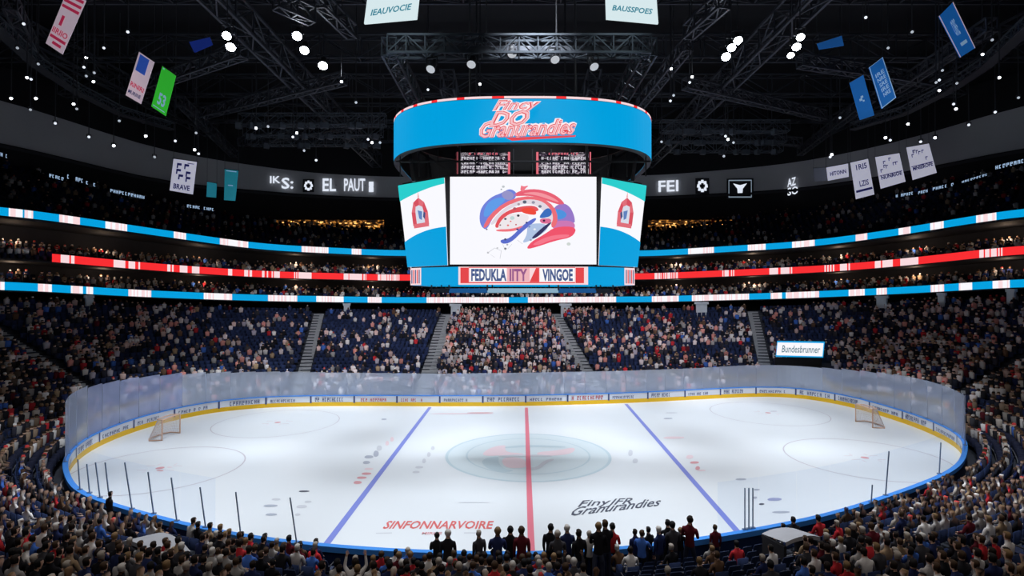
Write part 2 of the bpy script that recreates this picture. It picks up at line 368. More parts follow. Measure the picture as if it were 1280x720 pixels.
# glass panes between stanchions
Ls = [0]
for i in range(NI): Ls.append(Ls[-1]+np.linalg.norm(inner[(i+1)%NI]-inner[i]))
def s_at(l):
    l %= Ls[-1]; k = int(np.searchsorted(Ls, l, side='right'))-1; k = min(k, NI-1); return k+(l-Ls[k])/(Ls[k+1]-Ls[k])
def ipt(s, d):
    i = int(s) % NI; f = s-int(s); j = (i+1) % NI
    return (inner[i]*(1-f)+inner[j]*f)+(nrm[i]*(1-f)+nrm[j]*f)*d
NP = 78; post_px = []
for k in range(NP):
    sa, sb = s_at(Ls[-1]*k/NP), s_at(Ls[-1]*(k+1)/NP-.02)
    p, q = ipt(sa,.08), ipt(sb,.08)
    X, Y = proj(p[0], p[1], 1)
    nv_ = nrm[int(sa)%NI]; nearside = float(nv_[0]*(0-p[0])+nv_[1]*(CY-p[1])) > 0
    endside = abs(nrm[int(sa)%NI][0]) > .75
    H = 1.78
    if not nearside:
        H = z_for(float(np.interp(X, [68,90,120,160,200,260,330,540,640,760,850,920,960,1010,1060,1110,1150,1180,1205,1218], [507,490,482,474,470,467,465,467,466,464,461,457,456,458,461,466,473,482,492,505])), p[1])-BH-.06
        H = max(1.55, min(2.9, H))
    gm = 'glass_clear' if nearside else ('glass_end' if endside and p[0] < 0 and nrm[int(sa)%NI][0] < -.93 else 'glass_reflect')
    bench = nearside and -9 < p[0] < 7.4
    if not bench:
        m_ = MB(); nn = 5
        for a in range(nn):
            s0, s1 = sa+(sb-sa)*a/nn if sb > sa else sa, sa+(sb-sa)*(a+1)/nn if sb > sa else sa+1e-3
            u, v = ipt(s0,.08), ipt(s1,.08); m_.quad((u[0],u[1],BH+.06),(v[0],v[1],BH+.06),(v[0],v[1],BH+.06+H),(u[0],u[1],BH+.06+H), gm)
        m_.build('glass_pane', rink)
    show_post = False
    if not bench and (show_post or not nearside):
        m_ = MB(); m_.box((p[0],p[1],BH+.06+H/2), (.07 if nearside else .035,.07 if nearside else .035,H), 'post' if nearside else 'glass_reflect', math.atan2(nrm[int(sa)%NI][1], nrm[int(sa)%NI][0])); m_.box((p[0],p[1],BH+.08), (.14,.1,.05), 'post'); m_.build('stanchion', rink)

for (xt, yt, xb, yb) in ((96,574,100,612),(107,580,112,616),(117,578,125,622),(129,578,137,626),(152,578,165,636),(182,590,192,642),(211,597,221,651),(247,609,257,659),(292,615,301,669),(359,622,371,679),(1177,553,1174,592),(1113,564,1107,619),(1091,606,1089,628),(931,610,931,662),(936,610,936,661),(941,610,941,660)):
    b_ = at_z(xb, yb, BH+.06); t_ = at_y(xb+(xt-xb)*.7, yt, b_.y); m_ = MB(); m_.beam(b_, t_, .035, .035, 'post'); m_.box(b_, (.16,.1,.06), 'post'); m_.build('stanchion', rink)

# ------------------------------------------------------------------ goals
def goal(px, py, face, label):
    c = at_z(px, py, 0); g = empty('ice_hockey_goal', c, label, 'goal', 'goals at the ends of the rink'); R_ = Matrix.Rotation(face, 3, 'Z')
    T = lambda x, y, z: c+R_@Vector((x, y, z))
    fr = M.setdefault('goalframe', paint('goal_frame', (238,196,170), rough=.4)); nt = M.setdefault('net', paint('goal_net', (226,214,210), rough=.8))
    m = MB(); m.tube([T(0,-.92,0),T(0,-.92,1.2),T(0,-.85,1.25),T(0,.85,1.25),T(0,.92,1.2),T(0,.92,0)], .04, fr); m.build('goal_frame', g, True)
    m = MB(); m.tube([T(0,-.92,.03),T(-.7,-1.05,.03),T(-1.0,-.6,.03),T(-1.0,.6,.03),T(-.7,1.05,.03),T(0,.92,.03)], .035, fr)
    m.tube([T(0,-.85,1.24),T(-.45,-.7,1.24),T(-.5,0,1.24),T(-.45,.7,1.24),T(0,.85,1.24)], .03, fr); m.build('base_frame', g, True)
    m = MB(); bs = [(0,-.92),(-.7,-1.05),(-1.0,-.6),(-1.0,0),(-1.0,.6),(-.7,1.05),(0,.92)]; ts = [(0,-.85),(-.3,-.76),(-.45,-.6),(-.5,0),(-.45,.6),(-.3,.76),(0,.85)]
    N = 42
    def P2(L_, u):
        x = u*(len(L_)-1); i = min(int(x), len(L_)-2); f = x-i; return (L_[i][0]*(1-f)+L_[i+1][0]*f, L_[i][1]*(1-f)+L_[i+1][1]*f)
    for k in range(N+1):
        a, b = P2(bs,k/N), P2(ts,k/N); m.beam(T(*a,.04), T(*b,1.24), .012, .012, nt)
    for z in np.linspace(.1,1.2,12):
        f = z/1.24; pts = [T(*(np.array(P2(bs,k/12))*(1-f)+np.array(P2(ts,k/12))*f), z) for k in range(13)]
        for a, b in zip(pts, pts[1:]): m.beam(a, b, .012, .012, nt)
    m.build('net', g)
goal(214, 546, 0, 'pale orange framed goal net at the left end of the ice')
goal(1080, 531, math.pi, 'pale orange framed goal net at the right end of the ice')

# ------------------------------------------------------------------ lower stand
AI = [nearest_s(*p) for p in ((522,508),(752,505),(372,508),(962,495),(180,535),(1130,530))]
NEARAI = [int(((inner-np.array(q))**2).sum(1).argmin()) for q in ((-14,-10.3),(-4.5,-13.6),(2.4,-13.8),(10.5,-11.3),(19,-6.2))]
def stand(name, rows, pos, aisles, w_aisle, zoff=0):
    m = MB()
    for r in range(rows):
        t0, t1 = r/rows, (r+1)/rows
        for i in range(0, NI, 2):
            if inner[i][1] < -13.9 and abs(inner[i][0]) < 0: continue
            a, b, c, d = pos(i,t0), pos(i+2,t0), pos(i+2,t1), pos(i,t1)
            z0 = a[2]; z0b = b[2]; z1 = d[2]; z1b = c[2]
            m.quad((a[0],a[1],z0),(b[0],b[1],z0b),(c[0],c[1],z0b),(d[0],d[1],z0),'concrete')
            m.quad((d[0],d[1],z0),(c[0],c[1],z0b),(c[0],c[1],z1b),(d[0],d[1],z1),'concrete')
            e = .06
            m.quad(((d[0]-(d[0]-a[0])*e),(d[1]-(d[1]-a[1])*e),z1+.01),((c[0]-(c[0]-b[0])*e),(c[1]-(c[1]-b[1])*e),z1b+.01),(c[0],c[1],z1b+.01),(d[0],d[1],z1+.01),'nosing')
    return tag(m.build(name), kind='structure')
stand('lower_stand_terrace', NROW, bowl, AI, 1.2)
def aisle_steps(s, label, w=.55, grp='stairs between the lower stand sections'):
    m = MB(); rl = MB(); a0 = bowl(s,0); h = Vector((-a0[3][1], a0[3][0], 0)).normalized()
    for r in range(NROW):
        for q in range(2):
            t0, t1 = (r+q*.5)/NROW, (r+q*.5+.5)/NROW; a, b = bowl(s,t0), bowl(s,t1); z = bowl(s, r/NROW)[2]+(bowl(s,1/NROW)[2]-bowl(s,0)[2])*.5*q+.03
            A, B = Vector((a[0],a[1],z)), Vector((b[0],b[1],z)); m.quad(A-h*w, A+h*w, B+h*w, B-h*w, 'aisle'); m.quad(A-h*w-Vector((0,0,.2)), A+h*w-Vector((0,0,.2)), A+h*w, A-h*w, 'aisle')
    return tag(m.build('stair_flight'), label, 'stairs', grp)
for s, l in zip(AI, ('grey stair flight left of the middle far section','grey stair flight right of the middle far section','grey stair flight two sections left of the far centre','grey stair flight beside the white lit sign board','grey stair flight by the far left corner of the rink','grey stair flight by the far right corner of the rink')):
    aisle_steps(s, l, .7 if s in AI[:2] else .5)

# ------------------------------------------------------------------ seat positions
def seat_list(pos, rows, r0, spacing, aisles, aw, level, xmin=-260, xmax=1540):
    out = []
    for r in range(r0, rows):
        t = (r+.45)/rows
        pts = np.array([pos(i,t)[:2] for i in range(NI)]); d = np.linalg.norm(np.roll(pts,-1,axis=0)-pts, axis=1); cum = np.concatenate([[0], np.cumsum(d)])
        n = int(cum[-1]/spacing)
        for k in range(n):
            l = cum[-1]*k/n; i = int(np.searchsorted(cum, l, side='right'))-1; i = min(i, NI-1); s = i+(l-cum[i])/d[i]
            if any(abs(((s-a+NI/2) % NI)-NI/2)*d[i] < aw for a in aisles): continue
            x, y, z, f = pos(s,t); z = pos(s, r/rows)[2]
            if y-CY < 3.0: continue
            X, Y = proj(x, y, z+1)
            if X < xmin or X > xmax or Y > 860: continue
            out.append((x, y, z, math.atan2(f[1], f[0])-math.pi/2, X, Y, r, s, level))
    return out
S_low = seat_list(bowl, NROW, 0, .43, AI+NEARAI, .75, 'low')
# vomitory under the lit sign board, and the tunnels by the near boards, take the place of seats
def clear(px, py, x0, x1, y0, y1): return x0 < px < x1 and y0 < py < y1
_sx = at_y(1000,440,18.7)
S_low = [q for q in S_low if not (q[1] > 5 and abs(q[0]-_sx.x) < 2.45 and q[1] < 20.2)]
TUN = [(at_z(189,676,1.7), 1.5), (at_z(988,668,1.5), 1.15)]
S_low = [q for q in S_low if all((Vector((q[0],q[1]))-t.xy).length > r for t, r in TUN)]

# upper tiers ----------------------------------------------------------------
def grow(d): return outer+nrm_o*d
nrm_o = normals(outer); nrm_o = smooth(nrm_o, 6); nrm_o /= np.linalg.norm(nrm_o, axis=1)[:,None]
KEEP = np.array([outer[i][1] > -14 for i in range(NI)])
# upper bowl runs from the top ribbon outwards
WA = grow(11.5)
wallS_lo = ([0,190,380,480,640,830,1000,1150,1280], [173,226,243,247,247,245,236,212,181])
wallS_hi = ([0,190,380,480,640,830,1000,1150,1280], [118,188,216,221,221,219,204,172,126])
seatS = ([0,172,322,480,640,820,1018,1120,1280], [204,249,281,290,290,290,264,246,208])
zw0 = ring_z(WA, wallS_lo); zw1 = ring_z(WA, wallS_hi); zst = ring_z(WA, seatS)
def upper(s, t):
    i = int(math.floor(s)) % NI; j = (i+1) % NI; f = s-math.floor(s); L_ = lambda A: A[i]*(1-f)+A[j]*f
    n = L_(nrm_o); a = L_(outer)+n*.8; b = L_(WA)-n*.6; q = a*(1-t)+b*t
    return q[0], q[1], L_(zup)-.2+(L_(zst)-L_(zup)+.2)*t, -n
def strip(m, P, Q, z0, z1, mt, keep=KEEP, step=2):
    for i in range(0, NI, step):
        j = (i+step) % NI
        if not (keep[i] and keep[j]): continue
        m.quad((P[i][0],P[i][1],z0[i]),(P[j][0],P[j][1],z0[j]),(Q[j][0],Q[j][1],z1[j]),(Q[i][0],Q[i][1],z1[i]), mt)
um = MB()
UR = 13
for r in range(UR):
    t0, t1 = r/UR, (r+1)/UR
    for i in range(0, NI, 2):
        if not (KEEP[i] and KEEP[(i+2)%NI]): continue
        a, b, c, d = upper(i,t0), upper(i+2,t0), upper(i+2,t1), upper(i,t1)
        um.quad(a[:3], b[:3], (c[0],c[1],b[2]), (d[0],d[1],a[2]), 'concrete'); um.quad((d[0],d[1],a[2]), (c[0],c[1],b[2]), c[:3], d[:3], 'concrete')
tag(um.build('upper_stand_terrace'), kind='structure')
S_up = [q for q in seat_list(upper, UR, 0, .6, [], 0, 'up', -80, 1360) if q[1] > -12]
# floor slabs, fascias and back walls behind the ribbons
sl = MB(); IN = grow(-.25); BK = grow(5.0)
for zz, h in ((zlo-.42,.0),(zred-.42,0),(zup-.5,0)):
    strip(sl, IN, BK, zz, zz, 'slab'); strip(sl, IN, IN, zz, zz+.14, 'slab'); strip(sl, IN, BK, zz+.14, zz+.14, 'slab')
strip(sl, BK, BK, zlo-3, zup, 'slab')
tag(sl.build('balcony_slab'), kind='structure')
w = MB(); strip(w, WA, WA, zst-1.0, zw0, 'black'); tag(w.build('wall_concourse'), kind='structure')
w = MB(); strip(w, WA, WA, zw0, zw1, 'greywall'); tag(w.build('wall_upper'), kind='structure')
w = MB(); strip(w, WA, WA, zw1, np.full(NI, 30.0), 'black'); tag(w.build('wall_roofline'), kind='structure')
w = MB(); w.poly([(x*1.25, 3+(y-3)*1.25, 30.2) for x, y, _ in bigr], 'black'); tag(w.build('ceiling'), kind='structure')
# ledge lines on the concourse wall
lg = MB(); WI = grow(11.0); strip(lg, WI, WA, zw0-.2, zw0-.2, 'greywall'); strip(lg, WI, WI, zw0-.5, zw0-.2, 'slab'); tag(lg.build('trim_1'), kind='structure')

# the three ribbon displays ---------------------------------------------------
def ribbon(z, h, base, blocks, label, letters=None, x_from=-400):
    m = MB(); RP = grow(-.3); BP = grow(-.12); rnd = random.Random(h*100)
    isw = lambda px: any(a <= px <= b for a, b in blocks)
    for i in range(NI):
        j = (i+1) % NI
        if not (KEEP[i] and KEEP[j]): continue
        SUB = 8
        for k in range(SUB):
            f0, f1 = k/SUB, (k+1)/SUB
            a = RP[i]*(1-f0)+RP[j]*f0; b = RP[i]*(1-f1)+RP[j]*f1; za, zb = z[i]*(1-f0)+z[j]*f0, z[i]*(1-f1)+z[j]*f1
            px, _ = proj((a[0]+b[0])/2, (a[1]+b[1])/2, za)
            if px < x_from: continue
            w_ = isw(px)
            if w_ and letters:
                mt = letters if rnd.random() < .8 else base
            elif w_: mt = 'pinkw' if rnd.random() < .45 else 'white_led'
            else: mt = base
            m.quad((a[0],a[1],za-h/2),(b[0],b[1],zb-h/2),(b[0],b[1],zb+h/2),(a[0],a[1],za+h/2), mt)
        a, b, c, d = RP[i], RP[j], BP[j], BP[i]
        if proj(a[0],a[1],z[i])[0] < x_from: continue
        for zz in (-h/2-.03, h/2+.03): m.quad((a[0],a[1],z[i]+zz),(b[0],b[1],z[j]+zz),(c[0],c[1],z[j]+zz),(d[0],d[1],z[i]+zz),'black')
        m.quad((d[0],d[1],z[i]-h/2-.03),(c[0],c[1],z[j]-h/2-.03),(c[0],c[1],z[j]+h/2+.03),(d[0],d[1],z[i]+h/2+.03),'black')
    return tag(m.build('ribbon_display'), label, 'led ribbon', 'led ribbon displays around the bowl')
ribbon(zup, .62, 'cyan', [(10,28),(30,42),(75,100),(131,158),(217,232),(275,310),(377,410),(440,452),(860,893),(935,957),(990,1018),(1070,1085),(1123,1138),(1163,1180),(1220,1245),(-100,-60),(1310,1350)], 'uppermost blue led ribbon with white blocks below the upper stand')
ribbon(zred, .66, 'red_led', [(76,95),(141,157),(161,175),(207,217),(225,250),(285,291),(305,315),(327,350),(368,392),(430,458),(472,500),(818,847),(903,918),(960,974),(976,991),(1031,1045),(1048,1062),(1090,1117),(1126,1148),(1224,1254)], 'red led ribbon with white lettering between the two blue ones', 'pinkw', 65)
ribbon(zlo, .62, 'cyan', [(-60,6),(47,65),(88,103),(107,117),(160,190),(255,290),(335,372),(395,430),(460,477),(533,636),(660,770),(815,848),(865,937),(963,977),(983,1023),(1060,1080),(1095,1108),(1163,1180),(1198,1215),(1240,1262),(1300,1340)], 'lowest blue led ribbon with long white blocks above the lower stand')
# ------------------------------------------------------------------ concourse pillars under the lowest ribbon
def ring_at(px, P):
    best = min((i for i in range(NI) if P[i][1] > -10), key=lambda i: abs(proj(P[i][0], P[i][1], 9)[0]-px)); return best
PB = grow(-.5)
for k, (px, w_, lb) in enumerate(((568,1.0,'pale concrete pillar above the left stair of the middle section'),(706,1.0,'pale concrete pillar above the right stair of the middle section'),(878,1.1,'pale pillar between the middle section and the white sign board'),
                     (1097,.8,'grey pillar above the stand right of the sign board'),(1177,.5,'slim warm-lit pillar near the right edge'),(1266,.5,'slim warm-lit pillar at the far right edge'),(112,.5,'slim brown-lit pillar over the left stand'),(432,.6,'grey pillar above the stair two sections left'))):
    i = ring_at(px, PB); p = PB[i]; z0, z1 = bowl(i,1)[2]-.6, zlo[i]-.42; m = MB(); a = math.atan2(nrm_o[i][1], nrm_o[i][0])
    m.box((p[0],p[1],(z0+z1)/2), (w_*.6,w_,z1-z0), 'pillar', a); m.box((p[0],p[1],z1-.12), (w_*.8,w_*1.3,.24), 'pillar', a); m.box((p[0],p[1],z0+.1), (w_*.75,w_*1.15,.2), 'pillar', a)
    tag(m.build('concourse_pillar'), lb, 'pillar', 'pillars along the lower concourse')

# ------------------------------------------------------------------ suite seats (two rows behind each lower ribbon)
def suite(zarr):
    def f(s, t):
        i = int(math.floor(s)) % NI; j = (i+1) % NI; q = s-math.floor(s); L_ = lambda A: A[i]*(1-q)+A[j]*q
        n = L_(nrm_o); a = L_(outer)+n*(.3+3.2*t); return a[0], a[1], L_(zarr)-.28+1.0*t, -n
    return f
S_su = []
for zz in (zlo, zred): S_su += [q for q in seat_list(suite(zz), 4, 0, .55, [], 0, 'suite', -80, 1360) if q[1] > -12]

# ------------------------------------------------------------------ people
def skin_mesh(verts, edges, root=0, lv=1):
    me = bpy.data.meshes.new('sk'); me.from_pydata([v[:3] for v in verts], edges, []); o = bpy.data.objects.new('sk', me); COL.objects.link(o)
    md = o.modifiers.new('s','SKIN'); md.use_smooth_shade = True; md.branch_smoothing = .6
    for i, v in enumerate(verts):
        r = v[3] if isinstance(v[3], tuple) else (v[3], v[3]); me.skin_vertices[0].data[i].radius = r; me.skin_vertices[0].data[i].use_root = (i == root)
    if lv: sb = o.modifiers.new('b','SUBSURF'); sb.levels = lv; sb.render_levels = lv
    dg = bpy.context.evaluated_depsgraph_get(); dg.update(); me2 = bpy.data.meshes.new_from_object(o.evaluated_get(dg))
    V = [v.co.copy() for v in me2.vertices]; Fs = [tuple(p.vertices) for p in me2.polygons]; bpy.data.objects.remove(o); bpy.data.meshes.remove(me2); return V, Fs
def person_geo(pose):
    """skeleton -> one continuous surface; facing +Y, origin on the floor"""
    J = {}; 
    if pose[0] == 's':      # seated
        hz = .5; lean = {'sa':.02,'sb':.10,'sc':-.03,'sd':.04}[pose]
        J['pel'] = (0,-.02,hz,(.17,.13)); J['wai'] = (0,-.02+lean*.4,hz+.2,(.15,.11)); J['che'] = (0,lean,hz+.42,(.18,.12)); J['nec'] = (0,lean*1.3+.01,hz+.60,.062); 
        hy = lean*1.5+.03
        for s in (-1,1):
            J['hip%d'%s] = (s*.11,.06,hz-.01,.095); J['kne%d'%s] = (s*.15,.44,hz+.02,.070); J['ank%d'%s] = (s*.14,.42,.10,.048); J['toe%d'%s] = (s*.15,.56,.045,.042)
            J['sho%d'%s] = (s*.19,lean,hz+.50,.072)
            if pose == 'sd':   # arms raised, cheering
                J['elb%d'%s] = (s*.30,lean+.1,hz+.62,.05); J['wri%d'%s] = (s*.26,lean+.14,hz+.88,.034); J['han%d'%s] = (s*.25,lean+.15,hz+.95,.036)
            elif pose == 'sc':
                J['elb%d'%s] = (s*.24,lean+.10,hz+.24,.05); J['wri%d'%s] = (s*.04,lean+.28,hz+.30,.034); J['han%d'%s] = (s*-.02,lean+.28,hz+.33,.036)
            else:
                J['elb%d'%s] = (s*.27,lean+.06,hz+.22,.05); J['wri%d'%s] = (s*.15,lean+.28,hz+.14,.034); J['han%d'%s] = (s*.13,lean+.35,hz+.12,.036)
        top = hz+.60
    else:                   # standing
        hz = .93; J['pel'] = (0,0,hz,(.16,.11)); J['wai'] = (0,.0,hz+.2,(.14,.10)); J['che'] = (0,.01,hz+.42,(.18,.12)); J['nec'] = (0,.02,hz+.60,.06); hy = .04
        for s in (-1,1):
            st = s*(.10 if pose == 'tb' else .02)
            J['hip%d'%s] = (s*.10,0,hz-.06,.095); J['kne%d'%s] = (s*.12,.02+st*.6,.50,.066); J['ank%d'%s] = (s*.13,st-.02,.09,.045); J['toe%d'%s] = (s*.15,st+.14,.04,.042)
            J['sho%d'%s] = (s*.19,0,hz+.50,.072)
            if pose == 'tb': J['elb%d'%s] = (s*.24,.03,hz+.24,.05); J['wri%d'%s] = (s*.16,.24,hz+.22,.034); J['han%d'%s] = (s*.12,.30,hz+.24,.036)
            elif pose == 'tc': J['elb%d'%s] = (s*.28,.12,hz+.30,.05); J['wri%d'%s] = (s*.20,.36,hz+.12,.034); J['han%d'%s] = (s*.18,.43,hz+.12,.036)
            else: J['elb%d'%s] = (s*.215,-.02,hz+.20,.05); J['wri%d'%s] = (s*.21,.05,hz-.04,.034); J['han%d'%s] = (s*.205,.07,hz-.12,.036)
        top = hz+.60
    J['jaw'] = (0,hy,top+.09,(.068,.075)); J['hed'] = (0,hy-.005,top+.17,(.083,.098)); J['crn'] = (0,hy-.015,top+.25,(.070,.080))
    keys = list(J); E_ = [('pel','wai'),('wai','che'),('che','nec'),('nec','jaw'),('jaw','hed'),('hed','crn')]
    for s in (-1,1): E_ += [('pel','hip%d'%s),('hip%d'%s,'kne%d'%s),('kne%d'%s,'ank%d'%s),('ank%d'%s,'toe%d'%s),('che','sho%d'%s),('sho%d'%s,'elb%d'%s),('elb%d'%s,'wri%d'%s),('wri%d'%s,'han%d'%s)]
    E_ = [tuple(x % s if '%d' in x else x for x in e) for e in E_]
    V, Fs = skin_mesh([J[k] for k in keys], [(keys.index(a), keys.index(b)) for a, b in E_], 0, 1)
    # nose, ears and brow pushed out of the head surface
    hc = Vector((0, hy, top+.155))
    for v in V:
        d = v-hc
        if abs(d.z) < .11 and d.y > .05 and abs(d.x) < .025: v.y += .022*(1-abs(d.z+.01)/.11)
        if abs(d.z) < .035 and abs(d.y) < .035 and abs(d.x) > .06: v.x += math.copysign(.014, d.x)
    zones = []
    for f in Fs:
        c = sum((V[i] for i in f), Vector())/len(f)
        nk = top+.02
        hd = min((c-Vector(J['han%d'%s][:3])).length for s in (-1,1))
        if c.z > nk and (c-hc).length < .2:
            zones.append(3 if (c.z > top+.215 or c.y < hy-.005) and c.z > top+.07 else 2)
        elif hd < .075: zones.append(2)
        elif min((c-Vector(J['toe%d'%s][:3])).length for s in (-1,1)) < .12 and c.z < .11: zones.append(4)
        elif (pose[0] == 's' and (c.y > .14 and c.z < hz+.11 and abs(c.x) < .24 and min((c-Vector(J['wri%d'%s][:3])).length for s in (-1,1)) > .09) or c.z < hz-.03): zones.append(1)
        else: zones.append(0)
    return V, Fs, zones, J, hc
def add_hand(V, Fs, zones, J, s):
    w, h = Vector(J['wri%d'%s][:3]), Vector(J['han%d'%s][:3]); d = (h-w).normalized(); side = d.cross(Vector((0,0,1))); side = side.normalized() if side.length > .2 else Vector((1,0,0)); up = side.cross(d).normalized()
    for k in range(5):
        if k < 4:
            b = h+side*(k-1.5)*.019; Ln = (.060,.072,.066,.05)[k]; pts = [b, b+d*Ln*.5, b+d*Ln*.85-up*.018, b+d*Ln-up*.036]
        else: b = w+d*.03; q = side*(-s); pts = [b+q*.025, b+q*.05+d*.03, b+q*.055+d*.058-up*.01]
        vs, fs = [], []
        for i, p in enumerate(pts):
            dd = (pts[min(i+1,len(pts)-1)]-pts[max(0,i-1)]).normalized(); x = dd.cross(up); x = x.normalized() if x.length > .1 else side; y = x.cross(dd); r_ = .009-.0015*i
            vs += [p+x*r_*math.cos(a)+y*r_*math.sin(a) for a in (0,1.571,3.142,4.712)]
        for i in range(len(pts)-1):
            for q_ in range(4): fs.append((i*4+q_, i*4+(q_+1)%4, i*4+4+(q_+1)%4, i*4+4+q_))
        fs.append(tuple(range(len(vs)-4, len(vs)))); o_ = len(V); V += vs
        for f in fs: Fs.append(tuple(i+o_ for i in f)); zones.append(2)
ZM = ['top','trousers','skin','hair','shoe','eye']
POSE = {}; HAIRM = {}; LODS = {}
def hair_shell(V, Fs, zones, hc, cap_=False):
    used = [f for f, z in zip(Fs, zones) if z == 3]; idx = {}; vs = []; fs = []
    for f in used:
        g_ = []
        for i in f:
            if i not in idx: idx[i] = len(vs); d = (V[i]-hc); vs.append(hc+d*(1+.018/max(d.length,.05)*1.0))
            g_.append(idx[i])
        fs.append(tuple(g_))
    return vs, fs
for pose in ('sa','sb','sc','sd','ta','tb','tc'):
    V, Fs, zones, J, hc = person_geo(pose)
    hv, hf = hair_shell(V, Fs, zones, hc)
    LODS[pose] = (list(V), list(Fs), list(zones), hc)
    for s in (-1,1): add_hand(V, Fs, zones, J, s)
    for s in (-1,1):     # eyes
        c = hc+Vector((s*.032,.082,.02)); o_ = len(V); r_ = .011
        V += [c+Vector(q)*r_ for q in ((1,0,0),(0,1,0),(-1,0,0),(0,-1,0),(0,0,1),(0,0,-1))]
        for f in ((0,1,4),(1,2,4),(2,3,4),(3,0,4),(1,0,5),(2,1,5),(3,2,5),(0,3,5)): Fs.append(tuple(i+o_ for i in f)); zones.append(5)
    if pose[0] == 's': # hair volume is part of the distant seated figures
        o_ = len(V); V += hv
        for f in hf: Fs.append(tuple(i+o_ for i in f)); zones.append(3)
    me = bpy.data.meshes.new('spectator'); me.from_pydata([tuple(v) for v in V], [], Fs)
    for z in ZM: me.materials.append(M[z])
    me.polygons.foreach_set('material_index', zones); me.polygons.foreach_set('use_smooth', [True]*len(Fs)); me.update()
    hm = bpy.data.meshes.new('hair'); hm.from_pydata([tuple(v) for v in hv], [], hf); hm.materials.append(M['hair']); hm.polygons.foreach_set('use_smooth', [True]*len(hf)); hm.update()
    POSE[pose] = me; HAIRM[pose] = hm
# cheap version of a seated figure for the mass of the crowd
def lowpoly(ratio):
    V0, F0, _, _ = LODS['sa']; me = bpy.data.meshes.new('lp'); me.from_pydata([tuple(v) for v in V0], [], F0); me.update()
    o = bpy.data.objects.new('lp', me); COL.objects.link(o); md = o.modifiers.new('d','DECIMATE'); md.ratio = ratio
    dg = bpy.context.evaluated_depsgraph_get(); dg.update(); m2 = bpy.data.meshes.new_from_object(o.evaluated_get(dg)); bpy.data.objects.remove(o)
    m2.calc_loop_triangles(); V = np.array([v.co[:] for v in m2.vertices]); T = np.array([t.vertices[:] for t in m2.loop_triangles])
    zone = np.zeros(len(V), int)
    for k, (x, y, z) in enumerate(V):
        if z > 1.14: zone[k] = 3 if (z > 1.30 or (y < .05 and z > 1.2)) else 2
        elif (y > .16 and z < .60) or z < .42: zone[k] = 1
        elif y > .30: zone[k] = 2
    up = V[:,2] > 1.14; V[up,:2] = (V[up,:2]-np.array([0,.045]))*1.12+np.array([0,.045])
    return V, T, zone
def tiny():
    """box-built seated figure: legs, torso, head"""
    V, T, Z = [], [], []
    def fr(c0, s0, c1, s1, z):
        o_ = len(V)
        for c, s in ((c0,s0),(c1,s1)):
            for a, b in ((-1,-1),(1,-1),(1,1),(-1,1)): V.append((c[0]+a*s[0], c[1]+b*s[1], c[2])); Z.append(z)
        for k in range(4): a, b = k, (k+1)%4; T.append((o_+a,o_+b,o_+b+4)); T.append((o_+a,o_+b+4,o_+a+4))
        T.append((o_+4,o_+5,o_+6)); T.append((o_+4,o_+6,o_+7))
    fr((0,0,.5),(.17,.12),(0,.03,1.05),(.23,.11),0); fr((0,.03,1.05),(.23,.11),(0,.03,1.13),(.08,.06),0)
    fr((0,.3,.1),(.17,.12),(0,.3,.58),(.17,.16),1); fr((0,.05,1.12),(.06,.06),(0,.06,1.24),(.085,.10),2); fr((0,.05,1.24),(.085,.10),(0,.04,1.36),(.055,.07),3)
    return np.array(V), np.array(T), np.array(Z)
TOPS = [('black',(.014,.014,.018),26),('dark grey',(.05,.05,.06),12),('navy blue',(.02,.03,.10),13),('white',(.68,.66,.66),15),('light grey',(.36,.35,.35),10),('red',(.50,.03,.04),8),('bright blue',(.06,.16,.55),4),('brown',(.14,.08,.05),5),('tan',(.38,.27,.17),4),('maroon',(.10,.012,.02),3)]
TW = np.array([t[2] for t in TOPS], float); TW /= TW.sum()
def occupancy(q):
    x, y, z, a, X, Y, r, s, lv = q
    if lv == 'low':
        if y > 5 and abs(x) < 30:
            n = math.sin(x*.35+1.3)*math.sin(r*.5+x*.12)
            base = .86 if 545 < X < 740 else (.6 if X < 545 else .72)
            if X < 300: return .5-.012*r
            return base-(.55 if n > .25 and not 545 < X < 740 else .1)*max(0,n)-.012*r*(0 if 545 < X < 740 else 1)
        if 775 < X < 1005 and Y > 662: return .14
        if 985 < X < 1070 and Y > 676: return .55
        if 1040 < X < 1130 and Y > 690: return .6
        if r > 14: return .6
        return .86
    if lv == 'suite': return .85
    return .38
seats = S_low+S_su+S_up
occ = [q for q in seats if RNG.random() < occupancy(q)]
occset = set(id(q) for q in occ)
infr = [q for q in occ if q[8] == 'low' and 4 < q[4] < 1276 and q[5] < 716 and q[1]-CY > 10.5]
infr.sort(key=lambda q: (q[0]**2+(q[1]-CY)**2))
SOLO = infr[:285]; solo_id = set(id(q) for q in SOLO); mass = [q for q in occ if id(q) not in solo_id]
SECT = ['left of the red line','right of the red line','below the left corner','below the right corner','around the left tunnel','around the right tunnel']
def section(X): 
    return 0 if 300 <= X < 655 else (1 if 655 <= X < 860 else (4 if 140 <= X < 300 else (2 if X < 140 else (5 if X < 1050 else 3))))
byrow = {}
for q in SOLO: byrow.setdefault((section(q[4]), q[6]), []).append(q)
